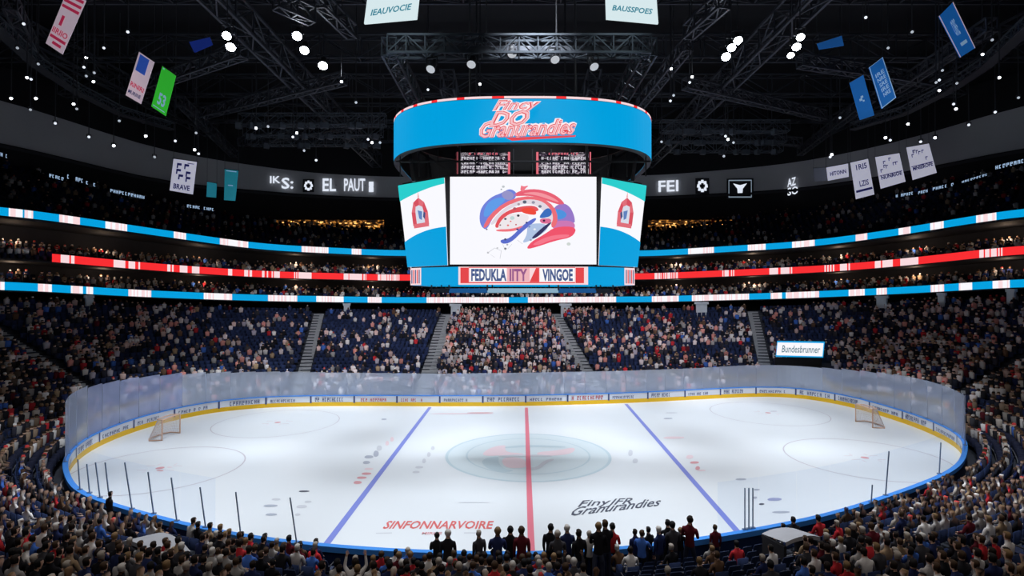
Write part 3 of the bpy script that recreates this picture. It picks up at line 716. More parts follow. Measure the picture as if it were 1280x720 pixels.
for (sec, r), L_ in byrow.items():
    L_.sort(key=lambda q: q[4])
    for k, q in enumerate(L_):
        ti = int(RNG.choice(len(TOPS), p=TW)); pose = ['sa','sb','sc','sd'][int(RNG.choice(4, p=[.4,.32,.265,.015]))]
        o = bpy.data.objects.new('seated_spectator', POSE[pose]); COL.objects.link(o); o.location = q[:3]; sc = RNG.uniform(.92,1.05)*.86; o.scale = (sc,sc,sc); o.rotation_euler = (0,0,q[3]+RNG.uniform(-.3,.3))
        c = np.clip(np.array(TOPS[ti][1])*RNG.uniform(.8,1.2), 0, 1); o.color = (*c,1)
        tag(o, 'person in %s top, %s row, %s seat from left, %s' % (TOPS[ti][0], ordw(r), ordw(k), SECT[sec]), 'person', 'seated spectators in the near stand')
def mass_mesh(name, items, templates, colfn, label, cat):
    VV, TT, CC = [], [], []; n = 0
    for q in items:
        V, T, Z = templates(q); a = q[3]+RNG.uniform(-.35,.35); sc = RNG.uniform(.9,1.06)*PS; c, s = math.cos(a), math.sin(a)
        P = V*sc; VV.append(np.stack([P[:,0]*c-P[:,1]*s+q[0], P[:,0]*s+P[:,1]*c+q[1], P[:,2]+q[2]], 1)); TT.append(T+n); n += len(V); CC.append(colfn(q, Z))
    V = np.concatenate(VV); T = np.concatenate(TT); C_ = np.concatenate(CC)
    me = bpy.data.meshes.new(name); me.vertices.add(len(V)); me.vertices.foreach_set('co', V.astype(np.float32).ravel()); me.loops.add(len(T)*3); me.loops.foreach_set('vertex_index', T.astype(np.int32).ravel())
    me.polygons.add(len(T)); me.polygons.foreach_set('loop_start', np.arange(0, len(T)*3, 3, dtype=np.int32)); me.polygons.foreach_set('loop_total', np.full(len(T), 3, dtype=np.int32))
    me.update(calc_edges=True)
    if C_ is not None and len(C_) == len(V):
        at = me.color_attributes.new('Col', 'FLOAT_COLOR', 'POINT'); at.data.foreach_set('color', C_.astype(np.float32).ravel()); me.materials.append(M['crowd'])
    o = bpy.data.objects.new(name, me); COL.objects.link(o); return tag(o, label, cat, kind='stuff')
LP = lowpoly(.16); TN = tiny()
SK = np.array([(.62,.40,.31),(.55,.34,.25),(.40,.24,.17),(.15,.08,.05),(.66,.46,.38)]); HR = np.array([(.02,.014,.012),(.06,.035,.02),(.22,.14,.08),(.5,.46,.42),(.6,.06,.06),(.75,.74,.74),(.03,.05,.15)]); HP = np.array([.34,.22,.15,.10,.05,.07,.07])
def crowd_col(q, Z):
    top = np.array(TOPS[int(RNG.choice(len(TOPS), p=TW))][1]); 
    if q[1] > 5 and q[8] == 'low' and RNG.random() < .34: top = np.array([(.75,.66,.66),(.70,.30,.26),(.45,.42,.5),(.72,.52,.48)][int(RNG.integers(4))])
    if q[1] < 5 and q[8] == 'low' and RNG.random() < .25: top = np.array([(.30,.22,.16),(.5,.46,.42),(.12,.09,.07)][int(RNG.integers(3))])
    k = 1.0 if q[8] == 'low' else (1.5 if q[8] == 'suite' else .6)  # tier lighting put into crowd colours: suites lifted, upper stand darkened
    if q[8] == 'low' and q[1]-CY > 24 and RNG.random() < .2: top = np.array([(.015,.018,.03),(.03,.03,.045)][int(RNG.integers(2))])
    pal = np.array([top*RNG.uniform(.7,1.2), (.02,.024,.05), SK[int(RNG.integers(5))], HR[int(RNG.choice(7, p=HP))], (.02,.02,.02), (.02,.02,.02)])
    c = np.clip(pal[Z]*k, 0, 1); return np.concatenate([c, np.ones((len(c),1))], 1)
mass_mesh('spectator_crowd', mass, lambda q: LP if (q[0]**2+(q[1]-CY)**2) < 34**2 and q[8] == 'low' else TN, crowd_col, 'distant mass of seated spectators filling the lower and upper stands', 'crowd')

# standing people at the near boards -------------------------------------------
STAND = [(546,'tb','black','in a long black coat, first from the left by the near boards'),(560,'ta','black','in black beside the leftmost standing pair'),(599,'ta','dark grey','alone in a dark coat, midway between the standing pairs'),(622,'tb','navy blue','in navy, left of the trio by the red line'),
         (638,'tc','black','in black, middle of the trio left of the red line'),(652,'ta','maroon','in maroon, closest on the left of the red line'),(688,'ta','black','in black, closest on the right of the red line'),(697,'tb','dark grey','in dark grey, second to the right of the red line'),
         (709,'tb','navy blue','in navy with broad shoulders, third right of the red line'),(724,'ta','black','in black, left of the person in white'),(736,'tc','white','in a white shirt among dark standing people'),(748,'tb','black','in black, left of the bright red coat'),
         (765,'tb','red','in a bright red coat by the near boards'),(757,'tc','black','in black just behind the bright red coat'),(794,'ta','navy blue','in navy, leftmost of the right-hand bench group'),(802,'tc','bright blue','in blue, second of the right-hand bench group'),
         (811,'tb','black','in black, third of the right-hand bench group'),(824,'ta','navy blue','in navy, middle of the right-hand bench group'),(835,'td','black','tall in black, raised head in the bench group'),(841,'tb','dark grey','in dark grey behind the tall black figure'),
         (850,'ta','black','short in black, left of the dark red one'),(862,'tb','maroon','in dark red, last of the bench group'),(894,'ta','maroon','alone in maroon right of the bench group'),(137,'ta','black','in black, alone at the boards in the left corner')]
YH = {546:664,560:660,599:661,622:657,638:656,652:656,688:653,697:661,709:654,724:660,736:662,748:651,765:652,757:648,794:660,802:661,811:657,824:656,835:648,841:650,850:658,862:643,894:660,137:613}
TC_ = {t[0]: t[1] for t in TOPS}
for kx, (px, pose, colr, lab) in enumerate(STAND):
    pose = 'tc' if pose == 'td' else pose
    yb = np.interp(px, [94,131,187,255,319,403,480,560,640,750,850,900,950], [613,626,642,659,671,680,686,689,691,687,676,668,659])
    Db = at_z(px, float(yb), .86); depth = (Db.y-CY)-(.5, .95)[kx % 2]; Y = CY+depth; top_z = z_for(YH[px], Y); H = max(1.45, min(1.92, top_z-.12)); sc = H/1.84
    zb = top_z-H
    X = at_y(px, 600, Y).x
    o = bpy.data.objects.new('standing_person', POSE[pose]); COL.objects.link(o); o.location = (X, Y, max(0.0, min(.5,zb))); o.scale = (sc*.98, sc*.98, sc); o.rotation_euler = (0,0,random.uniform(-.6,.6))
    o.color = (*TC_[colr],1); tag(o, 'person standing '+lab, 'person', 'people standing behind the near boards')
    h = bpy.data.objects.new('hair', HAIRM[pose]); COL.objects.link(h); h.parent = o

# ------------------------------------------------------------------ seats
def seat_geo():
    m = MB(); m.box((0,.0,.44), (.44,.42,.06), 'seat'); m.box((0,-.2,.68), (.44,.05,.46), 'seat'); return m
seated_free = [q for q in seats if id(q) not in occset and q[8] == 'low']
vis = [q for q in seats if q[8] == 'low' and 4 < q[4] < 1276 and q[5] < 712 and q[1]-CY > 10.5]
free = sorted([q for q in vis if id(q) not in occset], key=lambda q: (q[0]**2+(q[1]-CY)**2))
SOLOS = free[:200]
sid = set(id(q) for q in SOLOS)
def mk_seat():
    t = bpy.data.objects.new('arena_seat', None); COL.objects.link(t)
    def part(nm, f):
        m = MB(); f(m); return m.build(nm, t)
    def pan(m):
        prof = [(-.19,.43),(-.1,.41),(.05,.42),(.19,.455),(.21,.44),(.19,.425),(.05,.385),(-.1,.375),(-.19,.39)]
        vs = [(x,y,z) for x in (-.22,.22) for y, z in prof]; n = len(prof); fs = [(k,(k+1)%n,n+(k+1)%n,n+k) for k in range(n)]+[tuple(range(n))[::-1], tuple(range(n,2*n))]; m.add(vs, fs, 'seat')
    def back(m):
        vs = []; fs = []; cols = [-.22,-.11,0,.11,.22]
        for d in (0,.03):
            for z, yb in ((.46,-.20),(.6,-.225),(.76,-.245),(.88,-.26)):
                for x in cols: vs.append((x*(1 if z < .85 else .86), yb-d-(.03*(1-(x/.22)**2)), z+(-.02*(abs(x)/.22)**2 if z > .85 else 0)))
        R_ = len(cols)
        for k in range(3):
            for c in range(R_-1):
                a = k*R_+c; fs.append((a,a+1,a+1+R_,a+R_)); b = a+4*R_; fs.append((b+R_,b+R_+1,b+1,b))
        for c in range(R_-1): a = 3*R_+c; fs.append((a,a+1,a+1+4*R_,a+4*R_))
        for k in range(3):
            for a in (k*R_, k*R_+R_-1): fs.append((a,a+R_,a+5*R_,a+4*R_))
        m.add(vs, fs, 'seat')
    part('seat_pan', pan); part('backrest', back)
    for s in (-1,1):
        part('side_bracket', lambda m, s=s: (m.beam((s*.24,-.16,0),(s*.24,-.14,.42),.03,.05,'seatmetal'), m.beam((s*.24,-.22,.62),(s*.24,.12,.64),.04,.03,'seatmetal'), m.beam((s*.24,-.2,.4),(s*.24,-.22,.64),.03,.04,'seatmetal')))
    return t
proto = mk_seat(); kids = list(proto.children)
rows_ = {}
for q in SOLOS: rows_.setdefault((section(q[4]), q[6]), []).append(q)
first = True
for (sec, r), L_ in rows_.items():
    L_.sort(key=lambda q: q[4])
    for k, q in enumerate(L_):
        if first: t = proto; first = False
        else:
            t = proto.copy(); COL.objects.link(t)
            for c in kids: d = c.copy(); COL.objects.link(d); d.parent = t
        t.location = q[:3]; t.rotation_euler = (0,0,q[3]); t.scale = (.84,.84,.84)
        tag(t, 'empty navy seat, %s free from left, %s row, %s' % (ordw(k), ordw(r), SECT[sec]), 'seat', 'empty seats in the near stand')
def seat_box():
    V = []; T = []
    for c, s in (((0,0,.43),(.22,.2,.03)),((0,-.21,.66),(.22,.025,.22))):
        o_ = len(V); V += [(c[0]+a*s[0], c[1]+b*s[1], c[2]+d*s[2]) for a in (-1,1) for b in (-1,1) for d in (-1,1)]
        for f in ((0,1,3,2),(4,6,7,5),(0,4,5,1),(2,3,7,6),(1,5,7,3)): T += [(o_+f[0],o_+f[1],o_+f[2]),(o_+f[0],o_+f[2],o_+f[3])]
    return np.array(V), np.array(T), np.zeros(len(V), int)
SB = seat_box(); NAVY = np.array([.020,.032,.085])
_st = RNG.uniform
def seat_col(q, Z):
    c = NAVY*RNG.uniform(.7,1.3)*(1 if q[8] == 'low' else .45); return np.tile(np.append(c,1), (len(Z),1))
ss = [tuple(q) for q in seats if id(q) not in sid]
class _Z:  # seats stand square to their row
    pass
_old = RNG
class _R:
    def uniform(s, a, b): return 1.0 if a > 0 else 0.0
RNG_real = RNG; RNG = _R()
mass_mesh('stadium_seats', ss, lambda q: SB, lambda q, Z: np.tile(np.append(NAVY*(random.uniform(.7,1.3))*(1 if q[8]=='low' else .45),1), (len(Z),1)), 'rows of navy seats under and between the spectators', 'seats')  # dimness of the higher tiers is put into the seat colour
RNG = RNG_real

# ------------------------------------------------------------------ near tunnels with grey canopies
def canopy(c, px, label, rz, w_=2.6, dome=False):
    g = empty('tunnel_canopy', (c.x, c.y, 0), label, 'canopy', 'grey canopies over the player tunnels'); R_ = Matrix.Rotation(rz, 3, 'Z'); T = lambda x, y, z: Vector((c.x, c.y, .4))+R_@Vector((x, y, z))
    m = MB(); n = 10
    for k in range(n):
        x0, x1 = -w_/2+w_*k/n, -w_/2+w_*(k+1)/n; f = lambda x: 1.15+(.32 if dome else .10)*(1-(2*x/w_)**2)
        m.quad(T(x0,-.5,f(x0)),T(x1,-.5,f(x1)),T(x1,.5,f(x1)-.15),T(x0,.5,f(x0)-.15),'canopy'); m.quad(T(x0,-.5,f(x0)-.12),T(x1,-.5,f(x1)-.12),T(x1,-.5,f(x1)),T(x0,-.5,f(x0)),'canopy'); m.quad(T(x0,.5,f(x0)-.27),T(x1,.5,f(x1)-.27),T(x1,.5,f(x1)-.15),T(x0,.5,f(x0)-.15),'canopy')
    m.build('roof_panel', g)
    for sx in (-1,1):
        m = MB(); m.box(T(sx*w_*.48,0,.5), (.1,.9,1.0), 'slab', rz); m.build('side_wall', g)
canopy(TUN[0][0], 0, 'dark domed grey canopy over the tunnel in the near left stand', -.45, 2.1, True)
canopy(TUN[1][0], 0, 'flat pale grey canopy over the tunnel in the near right stand', .30, 1.3)

# ------------------------------------------------------------------ lit sign board in the far right stand
sy = 18.7
def px_poly(m, pts, Y, mt, sm=0):
    P = [at_y(x, y, Y) for x, y in pts]
    if sm: P = chaikin(P, sm)
    m.poly(P, mt)
g = empty('sign_board', at_y(1000,458,sy), 'white lit sign board with blue edge over a stand opening', 'sign')
m = MB(); px_poly(m, [(969.5,446),(1029,447),(1031,427),(971.5,426)], sy+.05, 'cyan2'); m.build('backing', g)
m = MB(); px_poly(m, [(970.5,444),(1028,445.5),(1029.5,429),(972,428)], sy, 'white_led'); m.build('lit_face', g)
m = MB(); a = at_y(977,440.5,sy-.03); put_text(m, 'Bundesbrunner', a, at_y(1025,441.5,sy-.03)-a, at_y(977.5,431.5,sy-.03)-a, L('sign_grey',(80,120,135)), .01, .15); m.build('lettering', g)
m = MB(); px_poly(m, [(969,446.5),(1028,447.5),(1027,458),(968,458)], sy+.1, 'black'); m.build('opening_dark_sheet', g)  # flat black sheet paints in the dark of the opening

# ------------------------------------------------------------------ centre-hung scoreboard
JX, JY = .52, -.8
sb = empty('centre_hung_scoreboard', (JX, JY, 9.35), 'large centre-hung video scoreboard with blue ring and white screens', 'scoreboard')
def selp(a, b, n, N, cx=JX, cy=JY):
    return [(cx+a*math.copysign(abs(math.cos(t))**(2/n), math.cos(t)), cy+b*math.copysign(abs(math.sin(t))**(2/n), math.sin(t))) for t in np.linspace(0, 2*math.pi, N, endpoint=False)]
zt, zbm = 17.45, 15.45
yf = JY-6.2
ztop_ring, zbot_ring = z_for(123.5, yf), z_for(178, yf)
P = selp(6.55, 6.2, 2.9, 120); Pi = selp(6.25, 5.9, 2.9, 120)
m = MB(); m2 = MB(); m3 = MB()
for i in range(120):
    j = (i+1) % 120; a, b, c, d = P[i], P[j], Pi[j], Pi[i]; z0, z1 = zbot_ring, ztop_ring
    m.quad((*a,z0),(*b,z0),(*b,z1),(*a,z1),'cyan')
    m2.quad((*a,z1+.02),(*b,z1+.02),(*b,z1+.12),(*a,z1+.12),'pinkw' if i % 4 else 'red_led'); m2.quad((*a,z1+.12),(*b,z1+.12),(*c,z1+.12),(*d,z1+.12),'dark')
    m3.quad((*a,z0-.01),(*b,z0-.01),(*c,z0-.01),(*d,z0-.01),'dark'); m3.quad((*c,z0),(*d,z0),(*d,z1+.1),(*c,z1+.1),'dark'); m3.quad((*a,z1+.01),(*b,z1+.01),(*c,z1+.01),(*d,z1+.01),'dark')
m.build('ring_display', sb); m2.build('light_strip', sb); m3.build('ring_frame', sb)
# script lettering on the ring
m = MB(); yl = yf-.05
def jt(s, bl, br, tl, mt, bold, shear, dy):
    a = at_y(*bl, yl-dy); put_text(m, s, a, at_y(*br, yl-dy)-a, at_y(*tl, yl-dy)-a, mt, bold, shear)
rl = L('script_red',(226,74,84)); rk = L('script_pink',(246,190,196))
for s, bl, br, tl, bo in (('Fincy',(616,141.5),(675,139.5),(617,125.5),.03),('DO',(611,159),(660,157),(613,139),.03),('Granurandies',(599,173),(719,168.5),(601,152),.035)):
    jt(s, (bl[0]-1,bl[1]+1), (br[0]+1,br[1]+1), (tl[0]-1,tl[1]-1), L('script_white',(250,236,240)), bo+.075, .35, .0)
    jt(s, bl, br, tl, rl, bo, .35, .03)
    jt(s, (bl[0]+.5,bl[1]-.8), (br[0]-.5,br[1]-.8), (tl[0]+.5,tl[1]+.8), rk, bo-.035, .35, .05)
px_poly(m, [(632,172),(720,169),(719,171),(640,176)], yl-.02, rl)
m.build('ring_lettering', sb)
# inner dark core, gantry and legs
m = MB()
for (x0, x1, y0, y1, z0, z1) in ((-3.0,3.0,-3.6,2.0,10.4,ztop_ring),):
    m.box((JX+(x0+x1)/2, JY+(y0+y1)/2, (z0+z1)/2), (x1-x0, y1-y0, z1-z0), 'black')
for sx in (-1,1):
    for sy_ in (-1,1):
        m.beam((JX+sx*5.2,JY+sy_*3.6,14.3),(JX+sx*5.6,JY+sy_*3.6,ztop_ring),.16,.16,'dark'); m.beam((JX+sx*3,JY+sy_*4,14.4),(JX+sx*5.2,JY+sy_*3.6,15.9),.1,.1,'dark')
        m.beam((JX+sx*3,JY+sy_*3.9,14.4),(JX+sx*3,JY+sy_*3.9,ztop_ring),.12,.12,'dark')
for x in np.linspace(-5.8,5.8,14): m.beam((JX+x,JY-3.8,14.5),(JX+x,JY-3.8,15.8),.05,.05,'dark')
m.beam((JX-6,JY-3.8,15.2),(JX+6,JY-3.8,15.2),.08,.08,'dark')
m.build('core_frame', sb)
Yf = -5.0
octT = [(-3.4,Yf),(3.4,Yf),(6.27,-2.7),(6.27,1.1),(3.4,3.4),(-3.4,3.4),(-6.27,1.1),(-6.27,-2.7)]
octB = [(-3.4,Yf),(3.4,Yf),(5.65,-3.4),(5.65,1.8),(3.4,3.4),(-3.4,3.4),(-5.65,1.8),(-5.65,-3.4)]
Z1, Z0 = z_for(220, Yf), z_for(331.5, Yf)
m = MB()   # housing behind the screens
for k in range(8):
    a, b, c, d = octT[k], octT[(k+1)%8], octB[(k+1)%8], octB[k]; s_ = .97
    S_ = lambda p, z: (JX+p[0]*s_, JY+(p[1]-JY)*s_, z)
    m.quad(S_(d,Z0-.1), S_(c,Z0-.1), S_(b,Z1+.12), S_(a,Z1+.12), 'black')
m.poly([(JX+p[0]*.97, JY+(p[1]-JY)*.97, Z1+.12) for p in octT], 'black'); m.poly([(JX+p[0]*.97, JY+(p[1]-JY)*.97, Z0-.1) for p in octB], 'black'); m.build('screen_housing', sb)
m = MB(); px_poly(m, [(562.5,330.5),(745.5,330.5),(745.5,221),(562.5,221)], Yf, 'white_led'); fs = m.build('front_screen', sb)
m = MB(); E6 = lambda pts: [(560+x/6, 215+y/6) for x, y in pts]
def em(pts, rgb, dz, sm=2, nm=None):
    k = 1.15 if sm == 2 else 1.0; cx = sum(p[0] for p in pts)/len(pts); cy = sum(p[1] for p in pts)/len(pts)
    pts = [(cx+(p[0]-cx)*k, cy+(p[1]-cy)*k) for p in pts]; px_poly(m, E6(pts), Yf-.02-dz*.012, L('em_%d_%d_%d' % rgb, rgb), min(sm,1) if len(pts) > 14 else sm)
em([(250,330),(265,260),(330,195),(400,170),(450,140),(500,170),(480,215),(400,260),(340,330),(300,415),(262,390)], (112,130,220), 0)
em([(300,230),(380,195),(430,210),(370,260),(300,330),(270,320)], (96,156,232), 1)
em([(400,165),(440,138),(492,165),(478,205),(430,205)], (150,148,200), 2)
em([(505,185),(555,145),(670,132),(780,165),(850,222),(845,245),(770,225),(680,190),(600,178)], (232,96,116), 0)
em([(560,165),(670,150),(770,185),(830,228),(760,205),(660,172)], (244,150,160), 1)
em([(540,140),(550,95),(562,110),(610,100),(575,128),(570,150)], (240,120,135), 2, 1)
em([(795,275),(860,240),(910,265),(940,330),(942,385),(800,380)], (150,120,200), 0)
em([(800,280),(860,290),(890,320),(860,350),(800,350)], (78,146,222), 1)
em([(795,370),(942,370),(938,440),(790,432)], (204,120,180), 1)
em([(942,420),(915,490),(800,512),(690,550),(605,572),(640,520),(730,470),(800,420)], (240,84,108), 2)
em([(640,540),(760,480),(900,470),(880,495),(780,505),(690,545)], (246,120,140), 3)
em([(300,405),(345,320),(440,240),(560,195),(690,205),(770,265),(795,340),(775,400),(745,400),(760,330),(735,275),(670,228),(560,222),(450,262),(370,335),(330,400)], (236,110,120), 4)
em([(345,385),(400,310),(480,250),(570,215),(680,222),(745,275),(765,345),(740,390),(725,330),(690,280),(620,245),(540,250),(440,300),(380,380)], (226,216,226), 5)
em([(365,400),(400,330),(470,285),(560,262),(640,262),(665,300),(560,300),(470,310),(420,350),(395,410)], (228,84,92), 6)
em([(560,275),(640,268),(662,320),(600,315),(555,300)], (238,74,60), 7)
em([(420,350),(480,318),(560,320),(600,340),(560,400),(480,425),(410,430),(385,410)], (238,232,236), 7)
em([(370,430),(480,428),(560,400),(540,425),(480,445),(380,445)], (240,120,130), 8)
em([(405,500),(470,495),(560,400),(640,352),(645,375),(560,440),(480,520),(420,530)], (92,110,204), 8)
em([(600,400),(700,390),(750,420),(660,490),(560,530),(600,470)], (176,196,228), 8)
em([(690,330),(740,270),(775,290),(770,330),(700,345)], (60,110,190), 8)
em([(690,350),(770,350),(765,385),(700,385)], (220,110,150), 9)
em([(640,480),(730,400),(775,380),(740,420),(680,480),(640,495)], (52,52,96), 9)
for x, y, r, c in ((430,352,9,(70,80,90)),(527,327,10,(60,60,70)),(482,345,16,(190,214,214)),(392,398,6,(120,90,100)),(450,400,8,(230,120,120)),(575,225,14,(90,100,120)),(640,228,12,(150,150,170)),(690,258,12,(110,120,140)),(500,275,12,(180,90,100)),(530,242,10,(170,150,160)),
                   (720,365,9,(60,30,60)),(590,380,8,(50,60,130)),(520,430,8,(60,60,120)),(430,505,9,(70,80,120)),(650,430,9,(230,236,244)),(620,510,8,(150,160,180)),(610,410,8,(120,140,200)),(470,370,6,(230,110,110)),(510,395,6,(200,80,90)),(415,110,10,(190,196,200)),(400,130,6,(160,166,176)),(290,430,7,(130,120,160)),
                   (430,575,9,(120,120,130)),(445,545,7,(170,170,180)),(300,605,8,(190,190,196)),(370,570,7,(200,200,206)),(905,540,14,(206,214,210))):
    em([(x+r*math.cos(a)*1.2, y+r*math.sin(a)) for a in np.linspace(0, 6.283, 7)[:-1]], c, 11, 1)
for a, b in (((300,605),(350,570)),((350,570),(400,590)),((400,590),(390,650)),((320,620),(350,640)),((410,540),(430,590)),((450,575),(480,540)),((520,510),(560,540))):
    dx, dy = (b[1]-a[1])*.03, (a[0]-b[0])*.03; em([(a[0]-dx,a[1]-dy),(a[0]+dx,a[1]+dy),(b[0]+dx,b[1]+dy),(b[0]-dx,b[1]-dy)], (200,202,208), 11, 0)
e_ = m.build('emblem', fs); 
# corner screens
def corner(sx):
    tl = Vector((JX+sx*6.27,-2.7,z_for(232,-2.7))); tr = Vector((JX+sx*3.66,Yf+.08,z_for(222,Yf+.08))); bl = Vector((JX+sx*5.65,-3.4,Z0-.02)); br = Vector((JX+sx*3.5,Yf+.08,Z0))
    n = (tr-tl).cross(bl-tl).normalized(); n = n if n.y < 0 else -n
    Q = lambda u, v, o_=0: (tl*(1-u)+tr*u)*(1-v)+(bl*(1-u)+br*u)*v+n*o_
    def sheet(m, f0, f1, mt, o_, n=12, k=6):
        for a in range(n):
            u0, u1 = a/n, (a+1)/n
            for b in range(k):
                v = lambda u, t: f0(u)*(1-t)+f1(u)*t
                m.quad(Q(u0,v(u0,(b+1)/k),o_),Q(u1,v(u1,(b+1)/k),o_),Q(u1,v(u1,b/k),o_),Q(u0,v(u0,b/k),o_),mt)
    m = MB(); sheet(m, lambda u: 0, lambda u: 1, 'white_led', 0, 12, 12); s = m.build('corner_screen', sb)
    m = MB(); sheet(m, lambda u: 0, lambda u: .07+.13*(1-u)**1.6, 'turq', .03); m.build('turquoise_band', s)
    m = MB(); sheet(m, lambda u: .56+.14*(1-u)**2.2, lambda u: 1, 'cyan', .03); m.build('blue_band', s)
    m = MB()
    arch = lambda k: [(.28-k,.52),(.27-k,.36),(.33-k*.5,.24-k*.6),(.45,.19-k),(.57+k*.5,.25-k*.6),(.64+k,.37),(.65+k,.52)]
    A_, B_ = arch(.0), arch(-.09)
    for k in range(6): m.poly([Q(*A_[k],.09),Q(*A_[k+1],.09),Q(*B_[k+1],.09),Q(*B_[k],.09)], L('arch_red',(224,110,122)) if k % 2 else L('arch_red2',(214,80,96)))
    m.poly([Q(u,v,.08) for u, v in B_], L('arch_fill',(214,220,234)))
    m.poly([Q(.3,.5,.11),Q(.62,.49,.11),Q(.66,.54,.11),Q(.3,.55,.11)], L('arch_red',(224,110,122)))
    m.poly([Q(.42,.34,.11),Q(.52,.36,.11),Q(.5,.46,.11),Q(.44,.44,.11)], L('arch_blue',(96,130,190))); m.poly([Q(.55,.36,.11),Q(.59,.38,.11),Q(.57,.46,.11),Q(.53,.42,.11)], L('arch_dark',(70,80,130)))
    m.poly([Q(.44,.19,.11),Q(.46,.12,.11),Q(.48,.19,.11)], L('arch_pink',(240,170,176)))
    m.build('emblem', s)
corner(-1); corner(1)
# screens on the sides and the rear of the scoreboard
for k, (a, b) in enumerate(((2,3),(6,7),(3,4),(4,5),(5,6))):
    A_, B_, C_, D_ = octT[a], octT[b], octB[b], octB[a]; m = MB(); S_ = lambda p, z: (JX+p[0]*1.0, JY+(p[1]-JY), z)
    e0, e1 = .04, .96; mixp = lambda p, q, f: (p[0]*(1-f)+q[0]*f, p[1]*(1-f)+q[1]*f)
    m.quad(S_(mixp(D_,C_,e0),Z0), S_(mixp(D_,C_,e1),Z0), S_(mixp(A_,B_,e1),Z1-.2), S_(mixp(A_,B_,e0),Z1-.2), 'white_led'); m.build('side_screen', sb)
# lower ribbon of the scoreboard
lz1, lz0 = z_for(333.5, Yf), z_for(356, Yf)
lo_pts = [(-5.5,-3.55),(-4.9,-4.0),(-3.0,Yf-.1),(3.0,Yf-.1),(4.9,-4.0),(5.5,-3.55)]
m = MB(); rd = L('panel_red',(228,70,74)); seg = [('pinkw',),('cyan',),('pinkw',),('cyan',),('pinkw',)]
full = lo_pts+[(5.5,2.0),(3.0,3.4),(-3.0,3.4),(-5.5,2.0)]
for k in range(len(full)):
    a, b = full[k], full[(k+1)%len(full)]; mt = ['pinkw','cyan','pinkw','cyan','pinkw','cyan','cyan','cyan','cyan','cyan'][k]
    m.quad((JX+a[0],a[1],lz0),(JX+b[0],b[1],lz0),(JX+b[0],b[1],lz1),(JX+a[0],a[1],lz1), mt)
    s_ = .93; m.quad((JX+a[0],a[1],lz0-.02),(JX+b[0],b[1],lz0-.02),(JX+b[0]*s_,b[1]*s_,lz0-.02),(JX+a[0]*s_,a[1]*s_,lz0-.02),'dark')
lr = m.build('lower_ribbon', sb)
m = MB(); yy = Yf-.13
def pq(x0,y0,x1,y1,mt,Y=yy): px_poly(m, [(x0,y1),(x1,y1),(x1,y0),(x0,y0)], Y, mt)
pq(574,334,732,355.5,'pinkw'); pq(575.5,334.5,586,354,rd,yy-.02); pq(719.5,334.5,730,354,rd,yy-.02); pq(586,352.6,719,354,rd,yy-.02); pq(586,333.8,719,334.8,rd,yy-.02)
ink = L('panel_ink',(70,90,140)); wr = L('panel_white',(250,250,252))
pq(588,335,633,352,wr,yy-.02); pq(675,335,718,352,wr,yy-.02); pq(634,335,662,352,L('panel_rose',(238,180,186)),yy-.02)
def pt(s, x0, y0, x1, y1, mt, b=0): a = at_y(x0,y1,yy-.05); put_text(m, s, a, at_y(x1,y1,yy-.05)-a, at_y(x0,y0,yy-.05)-a, mt, b)
pt('FEDUKLA', 589,336,633,351.5, ink, .04); pt('IITY', 637,336,659,351.5, L('panel_violet',(150,90,140)), .035); pt('VINGOE', 678,336,716,351.5, ink, .04)
px_poly(m, [(662,352.5),(670,335),(674,335),(674,352.5)], yy-.03, rd)
m.build('ribbon_lettering', lr)
for sx in (-1,1):
    m = MB()
    for k in range(5):
        f0, f1 = .1+k*.17, .2+k*.17; a = (JX+sx*(5.5-.6*f0), -3.55-.45*f0-.04); b = (JX+sx*(5.5-.6*f1), -3.55-.45*f1-.04)
        m.quad((*a,lz0+.08),(*b,lz0+.08),(*b,lz1-.1),(*a,lz1-.1), rd if k % 2 else ink)
    m.build('corner_lettering', lr)
# dim underside ring
m = MB(); zz = z_for(363, -4.2)
pts = [(-4.6,-2.6),(-3.6,-3.6),(-1.7,-4.2),(1.7,-4.2),(3.6,-3.6),(4.6,-2.6),(4.6,1.4),(1.7,2.6),(-1.7,2.6),(-4.6,1.4)]
um1, um2 = L('under_blue',(30,90,150),.8), L('under_pale',(150,190,215),.8)
for k in range(len(pts)):
    a, b = pts[k], pts[(k+1)%len(pts)]; mt = ['dark',um1,um2,um1,'dark','dark','dark',um1,'dark','dark'][k]; m.quad((JX+a[0],a[1],zz-.12),(JX+b[0],b[1],zz-.12),(JX+b[0],b[1],zz+.10),(JX+a[0],a[1],zz+.10), mt)
    m.beam((JX+a[0],a[1],zz),(JX+a[0],a[1],lz0+.3),.07,.07,'dark')
m.poly([(JX+p[0],p[1],zz+.1) for p in pts], 'black'); m.build('underside_ring', sb)
# two small scoreboards between ring and screens
for x0, x1, side in ((571.5,636.5,'left'),(671.5,737.5,'right')):
    m = MB(); Ys = -4.4; px_poly(m, [(x0,217.5),(x1,217.5),(x1,190.5),(x0,190.5)], Ys, 'scoretext'); s = m.build('score_panel', sb)
    m = MB(); pr = L('panel_border',(226,110,124))
    for a, b in ((x0-1.2,x0+1.6),(x1-1.6,x1+1.2)): px_poly(m, [(a,217.5),(b,217.5),(b,190),(a,190)], Ys-.03, pr)
    m.build('panel_border', s)
    m = MB(); rnd = random.Random(x0)
    for k in range(4):
        y = 196+k*5.6; a = at_y(x0+5,y+3.6,Ys-.03); glyphs(m, a, at_y(x1-5,y+3.6,Ys-.03)-a, at_y(x0+5,y,Ys-.03)-a, L('score_glyph',(225,222,232)), 16, rnd)
    a = at_y(x0+14,193.6,Ys-.03); glyphs(m, a, at_y(x1-14,193.6,Ys-.03)-a, at_y(x0+14,191,Ys-.03)-a, pr, 10, rnd); m.build('score_lettering', s)
